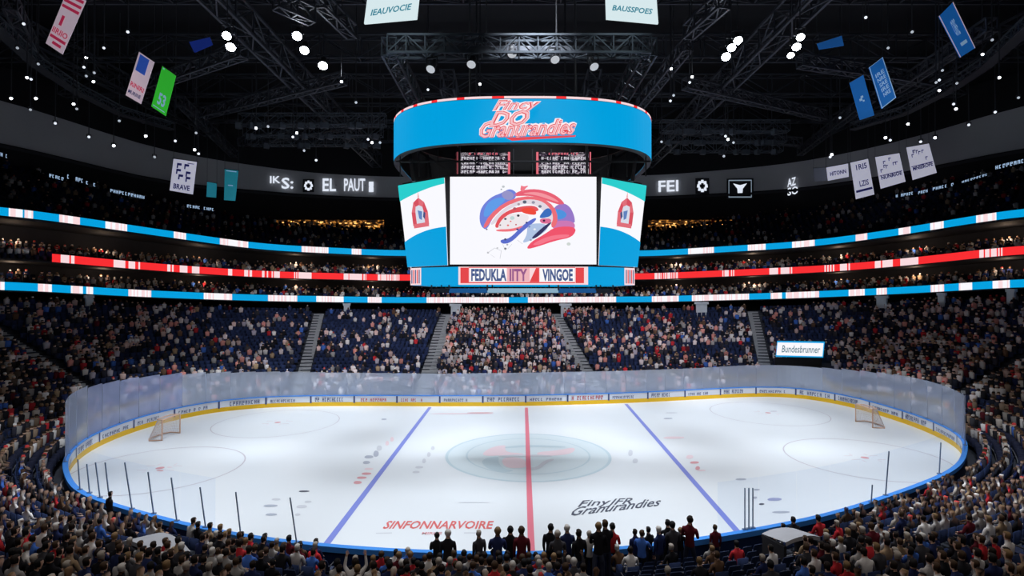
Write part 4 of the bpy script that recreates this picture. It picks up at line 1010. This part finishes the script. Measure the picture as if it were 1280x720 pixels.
# hoist cables
for sx in (-1,1):
    for sy_ in (-1,1):
        m = MB(); m.tube([(JX+sx*2.6,JY+sy_*2.6,ztop_ring-.2),(JX+sx*2.6,JY+sy_*2.6,30.2)], .05, 'dark', 6); m.build('hoist_cable', sb)

# ------------------------------------------------------------------ trusses
def truss_into(m, a, b, w, h, mt, bay=None, t=.09, v=.05):
    a, b = Vector(a), Vector(b); d = (b-a); Ln = d.length; d.normalize(); up = Vector((0,0,1)); r = d.cross(up).normalized()*(w/2); u = up*(h/2)
    cs = [(-r-u),(r-u),(r+u),(-r+u)]
    for c in cs: m.beam(a+c, b+c, t, t, mt)
    n = max(2, int(Ln/(bay or h*1.1)))
    for k in range(n):
        p, q = a+d*Ln*k/n, a+d*Ln*(k+1)/n
        for x, y in ((0,3),(1,2),(0,1),(3,2)):
            m.beam(p+cs[x], (q+cs[y]) if k % 2 == 0 else (p+cs[y]), v, v, mt) if k % 2 == 0 else m.beam(p+cs[y], q+cs[x], v, v, mt)
            m.beam(p+cs[x], p+cs[y], v, v, mt)
    for x, y in ((0,3),(1,2),(0,1),(3,2)): m.beam(b+cs[x], b+cs[y], v, v, mt)
Ytf = CY+24; ztf = z_for(58, Ytf)
fx0, fx1 = at_y(486,58,Ytf).x, at_y(812,58,Ytf).x; Yrb = Ytf+13
tf = empty('rigging_truss', ((fx0+fx1)/2, Ytf, ztf), 'rectangular aluminium rigging truss hanging above the scoreboard', 'truss')
for a, b, n_ in (((fx0,Ytf),(fx1,Ytf),'front_truss'),((fx0,Ytf),(fx0,Yrb),'side_truss'),((fx1,Ytf),(fx1,Yrb),'side_truss'),((fx0,Yrb),(fx1,Yrb),'rear_truss')):
    m = MB(); truss_into(m, (*a,ztf), (*b,ztf), .6, .75, 'alu', .8, .09, .05); m.build(n_, tf)
m = MB(); m.box(((fx0+fx1)/2,Ytf+.3,ztf), (fx1-fx0-1,.05,.3), M.setdefault('greybar', mat('grey_bar',(.12,.13,.16),.5))); m.build('cable_tray', tf)
for x in (fx0+4.2, (fx0+fx1)/2+1.6): 
    m = MB(); m.tube([(x,Ytf,ztf+.3),(x,Ytf,30.2)], .03, 'dark', 6); m.build('hanger_cable', tf)
def fixture(name, loc, aim, size, label, cat, grp, lens='spotlens', barn=False, ceil=30.2):
    """can light on a yoke under a drop pipe"""
    loc = Vector(loc); aim = Vector(aim).normalized(); g = empty(name, loc, label, cat, grp); s = size
    m = MB(); m.tube([loc-aim*s*.9, loc-aim*s*.55, loc, loc+aim*s*.5], s*.28, 'dark', 10, s*.5); m.tube([loc-aim*s*1.05, loc-aim*s*.9], s*.2, 'dark', 8); m.build('housing', g)
    m = MB(); x = aim.cross(Vector((0,0,1))); x = x.normalized() if x.length > .05 else Vector((1,0,0)); y = x.cross(aim); c = loc+aim*s*.52
    m.poly([c+(x*math.cos(a)+y*math.sin(a))*s*.46 for a in np.linspace(0, 2*math.pi, 13)[:-1]], lens); m.build('lens', g)
    m = MB(); m.beam(loc+x*s*.6, loc+x*s*.6+Vector((0,0,s*.9)), .05, .05, 'dark'); m.beam(loc-x*s*.6, loc-x*s*.6+Vector((0,0,s*.9)), .05, .05, 'dark'); m.beam(loc-x*s*.62+Vector((0,0,s*.9)), loc+x*s*.62+Vector((0,0,s*.9)), .05, .05, 'dark')
    m.build('yoke', g)
    m = MB(); m.tube([loc+Vector((0,0,s*.9)), (loc.x,loc.y,ceil)], .035, 'dark', 5); m.build('drop_pipe', g); return g
for k, px in enumerate((540,590,640,693,741)):
    X = at_y(px,70,Ytf).x; lz = [z_for(y,Ytf) for y in (83,77,64,71,80)][k]
    fixture('stage_light', (X,Ytf,lz), (.1*(k-2),-.55,-.8), .42, '%s stage light from the left under the front rigging truss' % ordw(k), 'light', 'stage lights on the rigging truss', M.setdefault('dimlens', mat('dim_lens',(.6,.6,.6),emit=.5,ecol=(.8,.85,.9))), ceil=ztf-.3)

# roof structure
TR = [((-16.6,-12,26),(-17.5,48,26),'long roof truss over the left half of the ice'),((16.9,-12,26),(17.6,48,26),'long roof truss over the right half of the ice'),
      ((-36,-6,28),(-35,38,28),'long roof truss over the left stand'),((37,-6,28),(36,38,28),'long roof truss over the right stand'),
      ((-5.5,16,27),(-6,50,27),'far roof truss left of the scoreboard'),((7,16,27),(7.5,50,27),'far roof truss right of the scoreboard')]
TR = [(Vector(a), Vector(b), l, 1.1, 1.6) for a, b, l in TR]
def pxt(a, b, z, l, w=.6, h=.8): return (at_z(*a, z), at_z(*b, z), l, w, h)
TR += [pxt((190,104),(305,64),25,'slanting roof brace beside the left floodlight pair'),pxt((255,141),(430,98),25,'slanting roof brace below the left floodlights'),pxt((300,178),(470,150),25,'slanting roof brace above the left far letters'),
       pxt((856,104),(1030,144),25,'slanting roof brace below the right floodlights'),pxt((1000,76),(1165,101),25,'slanting roof brace beside the right floodlights'),pxt((835,160),(1000,178),25,'slanting roof brace above the right far letters'),
       pxt((225,126),(300,200),25.5,'diagonal roof brace behind the teal banner'),pxt((1090,120),(1000,190),25.5,'diagonal roof brace behind the paired blue banners'),
       pxt((12,2),(40,60),25,'diagonal roof brace behind the red and white banner'),pxt((1240,30),(1120,110),25,'diagonal roof brace behind the top right blue banner'),
       pxt((390,20),(345,0),24,'short brace at the top left of the roof'),pxt((860,40),(905,0),24,'curved end brace right of the white hanging signs'),pxt((800,130),(860,55),25,'slanting brace right of the rigging truss'),pxt((440,40),(400,0),25,'slanting brace left of the rigging truss')]
for a, b, l, w_, h_ in TR:
    m = MB(); truss_into(m, a, b, w_, h_, 'truss', h_*1.4, .16 if h_ > 1 else .12, .08); o = m.build('roof_truss'); tag(o, l, 'truss', 'roof trusses')
for k, Y in enumerate((-6,4,13,21,29,37,44)):
    hw = [38,40,42,42,40,36,28][k]; m = MB(); truss_into(m, (-hw,Y,28.3), (hw,Y,28.3), .9, 1.8, 'truss', 3, .14, .07); tag(m.build('cross_truss'), 'dark cross truss spanning the roof, %s from the viewer' % ordw(k), 'truss', 'cross trusses spanning the roof')
for pts, lb in ((((-10,24),(49,79),(94,109),(150,138),(215,158)),'curved grey catwalk edge under the upper left roof'),(((1290,24),(1231,79),(1186,109),(1130,138),(1065,158)),'curved grey catwalk edge under the upper right roof')):
    m = MB(); P_ = [at_z(x, y, 24.2) for x, y in pts]
    for a, b in zip(P_, P_[1:]): truss_into(m, a, b, .5, .6, 'alu', .9, .08, .04); m.beam(a-Vector((0,0,.35)), b-Vector((0,0,.35)), .7, .06, 'slab')
    tag(m.build('roof_catwalk'), lb, 'catwalk', 'curved catwalks under the roof')
# dim service catwalk far over the ice, the pale clutter behind the ring
for (x0, x1, y, z_, lb) in ((300,482,150,24.5,'pale cluttered lighting catwalk left of the scoreboard ring'),(826,985,158,24.5,'pale cluttered lighting catwalk right of the scoreboard ring')):
    g = empty('lighting_catwalk', at_z((x0+x1)/2, y, z_), lb, 'catwalk', 'lighting catwalks beside the scoreboard'); rnd = random.Random(x0)
    for row, zz in enumerate((y, y+14, y+26)):
        a, b = at_z(x0+6*row, zz, z_), at_z(x1-4*row, zz, z_); m = MB(); truss_into(m, a, b, .8, 1.0, 'alu', 1.1, .07, .045)
        for k in range(10): p = a.lerp(b, rnd.random()); m.box(p+Vector((0,-.3,-.6)), (.5,.4,.5), 'alu', rnd.random())
        m.build('walkway_truss', g)

# floodlights: clusters over the ice, then small spots around the roof
FL = [(284,42,1.1),(289,56,1.2),(372,42,1.2),(381,60,1.2),(404,79,1.3),(922,48,1.1),(914,57,1.1),(907,68,1.2),(1000,44,1.0),(995,56,1.1),(988,67,.9)]
FLN = ['upper lamp of the leftmost floodlight pair','lower lamp of the leftmost floodlight pair','top lamp of the three floodlights left of the scoreboard','middle lamp of the three floodlights left of the scoreboard','bottom lamp of the three floodlights left of the scoreboard',
       'top lamp of the three floodlights right of the scoreboard','middle lamp of the three floodlights right of the scoreboard','bottom lamp of the three floodlights right of the scoreboard','top lamp of the rightmost floodlight cluster','middle lamp of the rightmost floodlight cluster','bottom lamp of the rightmost floodlight cluster']
for (x, y, s), n_ in zip(FL, FLN):
    p = at_z(x, y, 23.5); aim = Vector((-p.x*.5, CY*.6, -22)).normalized(); aim = (Vector((0,-.62,-.78))+Vector((-p.x*.012,0,0))).normalized()
    fixture('floodlight', p, aim, s*.46, 'bright white '+n_, 'floodlight', 'floodlights over the ice', 'lampwhite')
SP = [(108,72),(105,84),(118,91),(108,95),(117,102),(34,97),(39,99),(14,123),(45,123),(38,137),(69,154),(92,130),(96,136),(149,151),(111,171),(142,182),(182,170),(245,166),(219,176),(243,187),(248,192),(193,196),(465,178),(475,178),(460,174),(827,177),(371,166),(366,171),(380,188),
      (427,102),(445,128),(320,160),(335,158),(600,105),(535,112),
      (1178,88),(1174,100),(1170,103),(1174,113),(1196,104),(1192,130),(1195,136),(1273,122),(1244,140),(1135,155),(1211,156),(1107,172),(1113,175),(1151,177),(1169,172),(1040,193),(1038,196),(862,103),(839,86),(842,119),(865,96),(907,170),(910,174),(917,178),(1082,22),(1050,147),(1228,68),(1249,97),(838,126),(905,195),(395,200),
      (30,30),(48,80),(130,60),(160,40),(22,60),(1110,60),(1140,40),(1240,50)]
SP.sort()
for k, (x, y) in enumerate(SP):
    z = 22 if y > 90 else 23.5; p = at_z(x, y, z)
    if p.y > 36: p = at_y(x, y, 34+random.random())
    if p.x**2 > 46**2: p = at_y(x, y, CY+ (p.y-CY)*44/abs(p.x))
    side = 'left' if x < 640 else 'right'; kk = k if side == 'left' else len(SP)-1-k
    fixture('spotlight', p, Vector((-p.x*.02,-.8,-.35)), .20*max(.8,(p.y-CY)/42), 'small white roof spotlight, %s counted inward from the %s edge' % (ordw(kk), side), 'spotlight', 'small spotlights under the roof', ('spotlens','faintlens','midlens')[k % 3])

# ------------------------------------------------------------------ banners
def banner(pts, D, base, label, deco, name='hanging_banner', two=None):
    Y = CY+D; P = [at_y(x, y, Y) for x, y in pts]   # TL TR BR BL
    g = empty(name, (P[0]+P[1])/2, label, 'banner'); n = Vector((0,-1,0))
    m = MB(); t = Vector((0,.03,0)); m.add([P[3],P[2],P[1],P[0],P[3]+t,P[2]+t,P[1]+t,P[0]+t], [(0,1,2,3),(7,6,5,4),(0,4,5,1),(1,5,6,2),(2,6,7,3),(3,7,4,0)], base); m.build('cloth', g)
    Q = lambda u, v, o_=.02: (P[0]*(1-u)+P[1]*u)*(1-v)+(P[3]*(1-u)+P[2]*u)*v+n*o_
    m = MB(); deco(m, Q)
    if m.f: m.build('printed_lettering', g)
    m = MB(); m.tube([P[0]+(P[0]-P[1])*.05, P[1]+(P[1]-P[0])*.05], .035, 'dark', 6); m.build('top_rod', g)
    for q in (P[0], P[1]):
        m = MB(); m.tube([q, (q.x,q.y,30.2)], .015, 'dark', 4); m.build('cord', g)
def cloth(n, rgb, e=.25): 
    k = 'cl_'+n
    if k not in M: M[k] = mat('cloth_'+n, srgb(*rgb), .9, emit=e, ecol=srgb(*rgb), noise=.08, scale=3)  # emission in the cloth makes the banners look lit
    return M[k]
def qb(m, Q, u0, v0, u1, v1, mt, o_=.02): m.quad(Q(u0,v1,o_),Q(u1,v1,o_),Q(u1,v0,o_),Q(u0,v0,o_), mt)
def qt(m, Q, s, u0, v0, u1, v1, mt, b=0, o_=.04): a = Q(u0,v1,o_); put_text(m, s, a, Q(u1,v1,o_)-a, Q(u0,v0,o_)-a, mt, b)
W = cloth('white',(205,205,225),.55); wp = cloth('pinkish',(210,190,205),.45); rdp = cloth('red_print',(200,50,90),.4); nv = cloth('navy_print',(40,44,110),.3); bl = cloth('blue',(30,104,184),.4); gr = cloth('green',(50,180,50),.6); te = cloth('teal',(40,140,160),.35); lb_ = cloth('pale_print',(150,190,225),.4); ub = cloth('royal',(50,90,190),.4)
rnd = random.Random(9)
def d1(m, Q):
    for k in range(3): qb(m, Q, .05,.04+k*.1,.95,.09+k*.1, rdp)
    qb(m, Q, .25,.42,.4,.6,rdp); qt(m, Q, 'IIRIIO', .08,.66,.92,.76, rdp,.02); qb(m, Q,.06,.8,.94,.85,rdp); qb(m, Q,.3,.89,.8,.94,rdp)
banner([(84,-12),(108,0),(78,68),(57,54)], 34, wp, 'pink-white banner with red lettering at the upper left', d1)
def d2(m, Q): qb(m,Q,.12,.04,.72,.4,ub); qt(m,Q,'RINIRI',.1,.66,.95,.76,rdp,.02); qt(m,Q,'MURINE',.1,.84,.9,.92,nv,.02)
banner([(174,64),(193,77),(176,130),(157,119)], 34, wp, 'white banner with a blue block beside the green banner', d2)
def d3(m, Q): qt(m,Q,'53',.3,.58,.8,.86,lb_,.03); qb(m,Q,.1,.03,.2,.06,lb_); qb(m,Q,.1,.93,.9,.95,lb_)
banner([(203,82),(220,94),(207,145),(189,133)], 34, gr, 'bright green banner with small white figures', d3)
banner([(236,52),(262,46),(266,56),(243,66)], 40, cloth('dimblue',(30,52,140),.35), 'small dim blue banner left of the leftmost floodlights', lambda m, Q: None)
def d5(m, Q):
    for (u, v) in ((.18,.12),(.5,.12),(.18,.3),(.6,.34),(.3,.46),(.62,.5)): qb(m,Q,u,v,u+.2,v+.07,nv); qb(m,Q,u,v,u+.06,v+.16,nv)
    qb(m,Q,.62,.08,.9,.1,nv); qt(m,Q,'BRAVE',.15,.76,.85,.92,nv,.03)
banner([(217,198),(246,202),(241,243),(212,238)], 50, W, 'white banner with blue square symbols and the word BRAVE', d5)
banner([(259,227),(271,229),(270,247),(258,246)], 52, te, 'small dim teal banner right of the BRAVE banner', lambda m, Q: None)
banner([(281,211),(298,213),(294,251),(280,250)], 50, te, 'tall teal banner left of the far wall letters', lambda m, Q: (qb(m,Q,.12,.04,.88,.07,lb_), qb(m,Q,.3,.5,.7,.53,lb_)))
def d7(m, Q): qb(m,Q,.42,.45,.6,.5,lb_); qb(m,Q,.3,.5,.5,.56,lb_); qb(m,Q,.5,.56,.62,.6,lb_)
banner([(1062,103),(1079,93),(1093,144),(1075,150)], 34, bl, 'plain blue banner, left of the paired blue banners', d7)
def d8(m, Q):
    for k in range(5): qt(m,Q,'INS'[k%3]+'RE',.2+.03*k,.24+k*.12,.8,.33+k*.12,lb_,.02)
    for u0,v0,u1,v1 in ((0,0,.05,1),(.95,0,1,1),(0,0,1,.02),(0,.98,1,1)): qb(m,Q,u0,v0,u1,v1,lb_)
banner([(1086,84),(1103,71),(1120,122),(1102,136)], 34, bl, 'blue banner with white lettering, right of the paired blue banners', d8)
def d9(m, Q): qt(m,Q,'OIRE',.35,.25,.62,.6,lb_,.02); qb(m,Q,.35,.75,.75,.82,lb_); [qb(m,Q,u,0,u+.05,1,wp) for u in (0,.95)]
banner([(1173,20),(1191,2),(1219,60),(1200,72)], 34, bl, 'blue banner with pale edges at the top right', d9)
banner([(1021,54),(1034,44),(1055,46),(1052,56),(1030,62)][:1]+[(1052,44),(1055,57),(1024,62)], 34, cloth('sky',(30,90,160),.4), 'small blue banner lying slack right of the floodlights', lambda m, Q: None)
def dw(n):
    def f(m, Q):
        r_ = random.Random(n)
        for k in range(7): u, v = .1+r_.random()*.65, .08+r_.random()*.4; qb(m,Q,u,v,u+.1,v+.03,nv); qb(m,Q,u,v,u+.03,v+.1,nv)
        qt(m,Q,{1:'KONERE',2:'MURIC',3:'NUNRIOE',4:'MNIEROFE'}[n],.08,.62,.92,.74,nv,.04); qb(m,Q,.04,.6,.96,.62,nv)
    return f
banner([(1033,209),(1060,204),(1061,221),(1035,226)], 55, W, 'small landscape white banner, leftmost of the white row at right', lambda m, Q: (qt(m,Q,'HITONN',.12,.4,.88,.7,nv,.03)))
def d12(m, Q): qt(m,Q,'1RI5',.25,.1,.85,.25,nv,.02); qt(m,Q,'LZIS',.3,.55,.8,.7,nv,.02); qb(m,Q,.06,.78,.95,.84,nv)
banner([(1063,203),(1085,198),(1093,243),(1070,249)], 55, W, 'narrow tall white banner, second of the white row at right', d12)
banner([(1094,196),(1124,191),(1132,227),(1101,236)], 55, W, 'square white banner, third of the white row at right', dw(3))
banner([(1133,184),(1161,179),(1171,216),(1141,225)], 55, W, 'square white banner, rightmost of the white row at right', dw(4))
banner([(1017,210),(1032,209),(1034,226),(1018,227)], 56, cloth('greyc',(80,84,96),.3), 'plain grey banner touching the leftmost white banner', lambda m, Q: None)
# the two white hanging signs at the top
tl_ = L('sign_teal',(50,130,150))
for pts, s, lab, tx in (([(464,-40),(528,-44),(521,23),(455,29)],'IEAUVOCIE','white hanging sign with teal lettering, left of the scoreboard rigging',((463,20),(514,12),(464,12))),([(756,-44),(818,-40),(823,29),(758,23)],'BAUSSPOES','white hanging sign with teal lettering, right of the scoreboard rigging',((765,13),(815,18),(766,6)))):
    Y = CY+22; P = [at_y(x, y, Y) for x, y in pts]; g = empty('hanging_sign', (P[0]+P[1])/2, lab, 'sign', 'white signs hanging above the scoreboard')
    t = Vector((0,.12,0)); m = MB(); m.add([P[3],P[2],P[1],P[0],P[3]+t,P[2]+t,P[1]+t,P[0]+t], [(0,1,2,3),(7,6,5,4),(0,4,5,1),(1,5,6,2),(2,6,7,3),(3,7,4,0)], L('sign_face',(214,232,236))); m.build('lit_panel', g)
    m = MB(); a = at_y(*tx[0],Y-.03); put_text(m, s, a, at_y(*tx[1],Y-.03)-a, at_y(*tx[2],Y-.03)-a, tl_, .025, .15); m.build('lettering', g)
    for q in (P[0], P[1]): m = MB(); m.tube([q+t*.5, (q.x,q.y+.06,30.2)], .02, 'dark', 5); m.build('cord', g)

# ------------------------------------------------------------------ signs on the far walls
def wall_pt(px, py, inset):
    P_ = grow(11.5-inset); i = ring_at(px, P_)
    # intersect ray with ring: refine along i
    best = None
    for k in range(i-3, i+3):
        for f in np.linspace(0,1,11):
            p = P_[k%NI]*(1-f)+P_[(k+1)%NI]*f; X = proj(p[0],p[1],15)[0]
            if best is None or abs(X-px) < best[0]: best = (abs(X-px), p)
    p = best[1]; return Vector((p[0], p[1], z_for(py, p[1])))
def front_inset(px, py):
    for k in range(1, 21):
        ins = k*.5; p = wall_pt(px, py, ins); t = max(0,(10.1-ins)/10.1); i = ring_at(px, outer); zs = (zup[i]-.2)*(1-t)+zst[i]*t
        if proj(p.x, p.y, zs+1.35)[1] > py: return ins
    return 1.2
def wall_sign(x0, y0, x1, y1, h, s, label, mt='letters', backing=None, inset=.35, cat='sign', name='wall_sign', g_=None, slant=0):
    bl_, br_ = wall_pt(x0, y0, inset), wall_pt(x1, y1, inset); tl0 = wall_pt(x0, y0-h, inset); up = Vector((0,0,(tl0-bl_).z))
    g = empty(name, (bl_+br_)/2, label, cat, g_); n = (br_-bl_).cross(up).normalized(); n = n if n.y < 0 else -n
    if backing:
        m = MB(); e = (br_-bl_)*.06; m.quad(bl_-e-up*.3-n*.04, br_+e-up*.3-n*.04, br_+e+up*1.3-n*.04, bl_-e+up*1.3-n*.04, backing); m.build('backing', g)
    m = MB()
    if s.startswith('#'): glyphs(m, bl_, br_-bl_, up, mt, int(s[1:]), random.Random(x0))
    else: put_text(m, s, bl_, br_-bl_, up, mt, .02)
    m.build('lettering', g)
    m = MB()
    for q in (bl_, br_): m.beam(q+up*.5, q+up*.5-n*inset, .05, .05, 'dark')
    m.build('bracket', g)
for a in ((337,229,350,229,9,'IK','small white letters at the left end of the far left wall lettering'),(352,236,366,236,14,'S:','white letters beside the bright spot on the far left wall'),(403,239,420,239,16,'EL','tall white letters in the middle of the far left wall'),(430,239,456,239,16,'PAUT','large white letters on the far left wall nearest the scoreboard'),(461,240,467,240,13,'I','single white stroke letter beside the large left wall letters'),
          (823,240,848,239,14,'FEI','white letters on the far wall right of the scoreboard'),(985,245,998,242,10,'SO','lower pair of stacked white letters on the right far wall'),(984,234,995,231,10,'AZ','upper pair of stacked white letters on the right far wall')): wall_sign(*a)
for a, g_ in (((60,221,80,226,4,'#5','first tiny lit lettering strip above the upper left stand'),0),((84,223,104,229,5,'#6','second tiny lit lettering strip above the upper left stand'),0),((106,230,124,235,4,'#4','third tiny lit lettering strip above the upper left stand'),0),((138,240,180,249,4,'#12','long blue-white lit lettering strip above the upper left stand'),0),((233,259,268,264,3.5,'#10','dim lit lettering strip right below the BRAVE banner'),0),((-4,194,10,198,4.5,'#4','blue lit lettering strip at the very left edge'),0),
          ((1120,247,1142,243,3.5,'#7','left word of the slanting lit lettering at the upper right'),0),((1147,243,1160,240,3.5,'#4','middle word of the slanting lit lettering at the upper right'),0),((1163,239,1192,232,3.5,'#8','right word of the slanting lit lettering at the upper right'),0),((1203,229,1236,219,2.5,'#9','dim lettering strip below the right grey wall'),0),((1245,212,1282,203,4.5,'#8','blue-white lit lettering strip at the right edge'),0)):
    wall_sign(*a, mt='sign_light', inset=front_inset((a[0]+a[2])/2, max(a[1],a[3])), name='lit_lettering_strip')
# framed emblem panels on the far right wall
for x0, x1, y0, y1, lab, kind in ((871,886,224,241,'round white emblem on the far wall right of the scoreboard',0),(911,940,225,247,'outlined dark panel with a white emblem on the far right wall',1),(379,391,225,239,'bright round white emblem on the far left wall',0)):
    bl_, br_, tl0 = wall_pt(x0,y1,.35), wall_pt(x1,y1,.35), wall_pt(x0,y0,.35); up = Vector((0,0,(tl0-bl_).z)); ux = br_-bl_; g = empty('wall_emblem', (bl_+br_)/2, lab, 'emblem'); Q = lambda u, v: bl_+ux*u+up*v+Vector((0,-.03,0))
    m = MB()
    if kind:
        for (a,b,c,d) in ((0,0,1,.06),(0,.94,1,1),(0,0,.03,1),(.97,0,1,1)): m.quad(Q(a,b),Q(c,b),Q(c,d),Q(a,d), L('dim_frame',(120,135,150)))
        m.poly([Q(.4,.2),Q(.6,.2),Q(.62,.5),Q(.8,.8),(Q(.5,.7)),Q(.2,.8),Q(.38,.5)],'letters')
    else:
        for k in range(8):
            a = k*math.pi/4; cx, cy_ = .5+.33*math.cos(a), .5+.33*math.sin(a); m.quad(Q(cx-.13,cy_-.12),Q(cx+.13,cy_-.12),Q(cx+.1,cy_+.12),Q(cx-.1,cy_+.12),'letters')
    m.build('emblem', g)
    m = MB(); m.quad(Q(-.08,-.08)+Vector((0,.03,0)),Q(1.08,-.08)+Vector((0,.03,0)),Q(1.08,1.08)+Vector((0,.03,0)),Q(-.08,1.08)+Vector((0,.03,0)),'slab'); m.build('backing', g)
# amber lit bars on the upper concourse
for k, (x0, x1, y0, y1, lab) in enumerate(((344,480,275,287,'amber lit concourse bar left of the scoreboard above the upper stand'),(810,946,275,288,'amber lit concourse bar right of the scoreboard above the upper stand'))):
    g = empty('concourse_bar', wall_pt((x0+x1)/2, y1, .5), lab, 'bar', 'amber lit bars of the upper concourse'); N = 14; m = MB(); m2 = MB()
    for j in range(N):
        xa, xb = x0+(x1-x0)*j/N, x0+(x1-x0)*(j+1)/N; a, b, c, d = wall_pt(xa,y1,.4), wall_pt(xb,y1,.4), wall_pt(xb,y0,.4), wall_pt(xa,y0,.4)
        m.quad(a,b,c,d,'barglow'); m2.beam(a+Vector((0,-.3,-.1)), b+Vector((0,-.3,-.1)), .5, .12, 'dark')
    m.build('back_panel', g); m2.build('counter', g)
    rnd = random.Random(x0); m = MB()
    for j in range(26):
        xx = x0+(x1-x0)*(.05+.9*rnd.random()); p = wall_pt(xx, y0+2+rnd.random()*7, .55); m.box(p, (.16+.25*rnd.random(),.1,.12), 'amber')
    m.build('shelf_lamp', g)

# ------------------------------------------------------------------ light
def area(loc, rot, size, e, col=(1,1,1), sy=None, spread=None):
    l = bpy.data.lights.new('area', 'AREA'); l.energy = e; l.size = size; l.color = col
    if sy: l.shape = 'RECTANGLE'; l.size_y = sy
    if spread: l.spread = spread
    o = bpy.data.objects.new('area_light', l); COL.objects.link(o); o.location = loc; o.rotation_euler = rot; return o
def spot(loc, tgt, e, ang, blend, col, rad=.8):
    l = bpy.data.lights.new('spot', 'SPOT'); l.energy = e; l.spot_size = math.radians(ang); l.spot_blend = blend; l.color = col; l.shadow_soft_size = rad
    o = bpy.data.objects.new('spot_light', l); COL.objects.link(o); o.location = loc; o.rotation_euler = (Vector(tgt)-Vector(loc)).to_track_quat('-Z','Y').to_euler()
for x in (-17,-8.5,1,10.5,19):
    for y in (-8,9): spot((x, y, 23), (x*1.12, y*.9+ (1.0 if y > 0 else 0), 0), 10400 if y < 0 else 12000, 58, .6, (.90,.95,1))
for x in (-21,23):
    for y in (-13,14): spot((x, y, 21.5), (1+(.8 if x < 0 else -.8), 0, 0), 7500, 30, .9, (.90,.95,1))
area((0,9.5,21.5), (math.radians(41),0,0), 46, 1500, (.95,.93,1), 3, 1.3)       # far lower stand
area((-26,2,20), (0,math.radians(-40),0), 8, 160, (1,.85,.7), 22)
area((26,2,20), (0,math.radians(40),0), 8, 300, (1,.85,.7), 22)
area((0,-20,17), (math.radians(0),0,0), 40, 1150, (1,.92,.84), 8)   # near stand
area((0,8,20), (math.pi,0,0), 50, 800, (.7,.8,1), 40)           # glow on the roof steel
for px in (40,150,260,370,460,850,940,1040,1140,1240):  # added warm fill points to brighten the suite crowd
    i = ring_at(px, outer)
    for zz in (zlo, zred):
        q = grow(2.6)[i]; l = bpy.data.lights.new('suite', 'POINT'); l.energy = 42; l.color = (1,.72,.5); l.shadow_soft_size = .3; o = bpy.data.objects.new('suite_fill_light', l); COL.objects.link(o); o.location = (q[0], q[1], zz[i]+1.7)
wd = bpy.data.worlds.new('world'); SC.world = wd; wd.use_nodes = True; wd.node_tree.nodes['Background'].inputs[0].default_value = (.35,.42,.6,1); wd.node_tree.nodes['Background'].inputs[1].default_value = .008
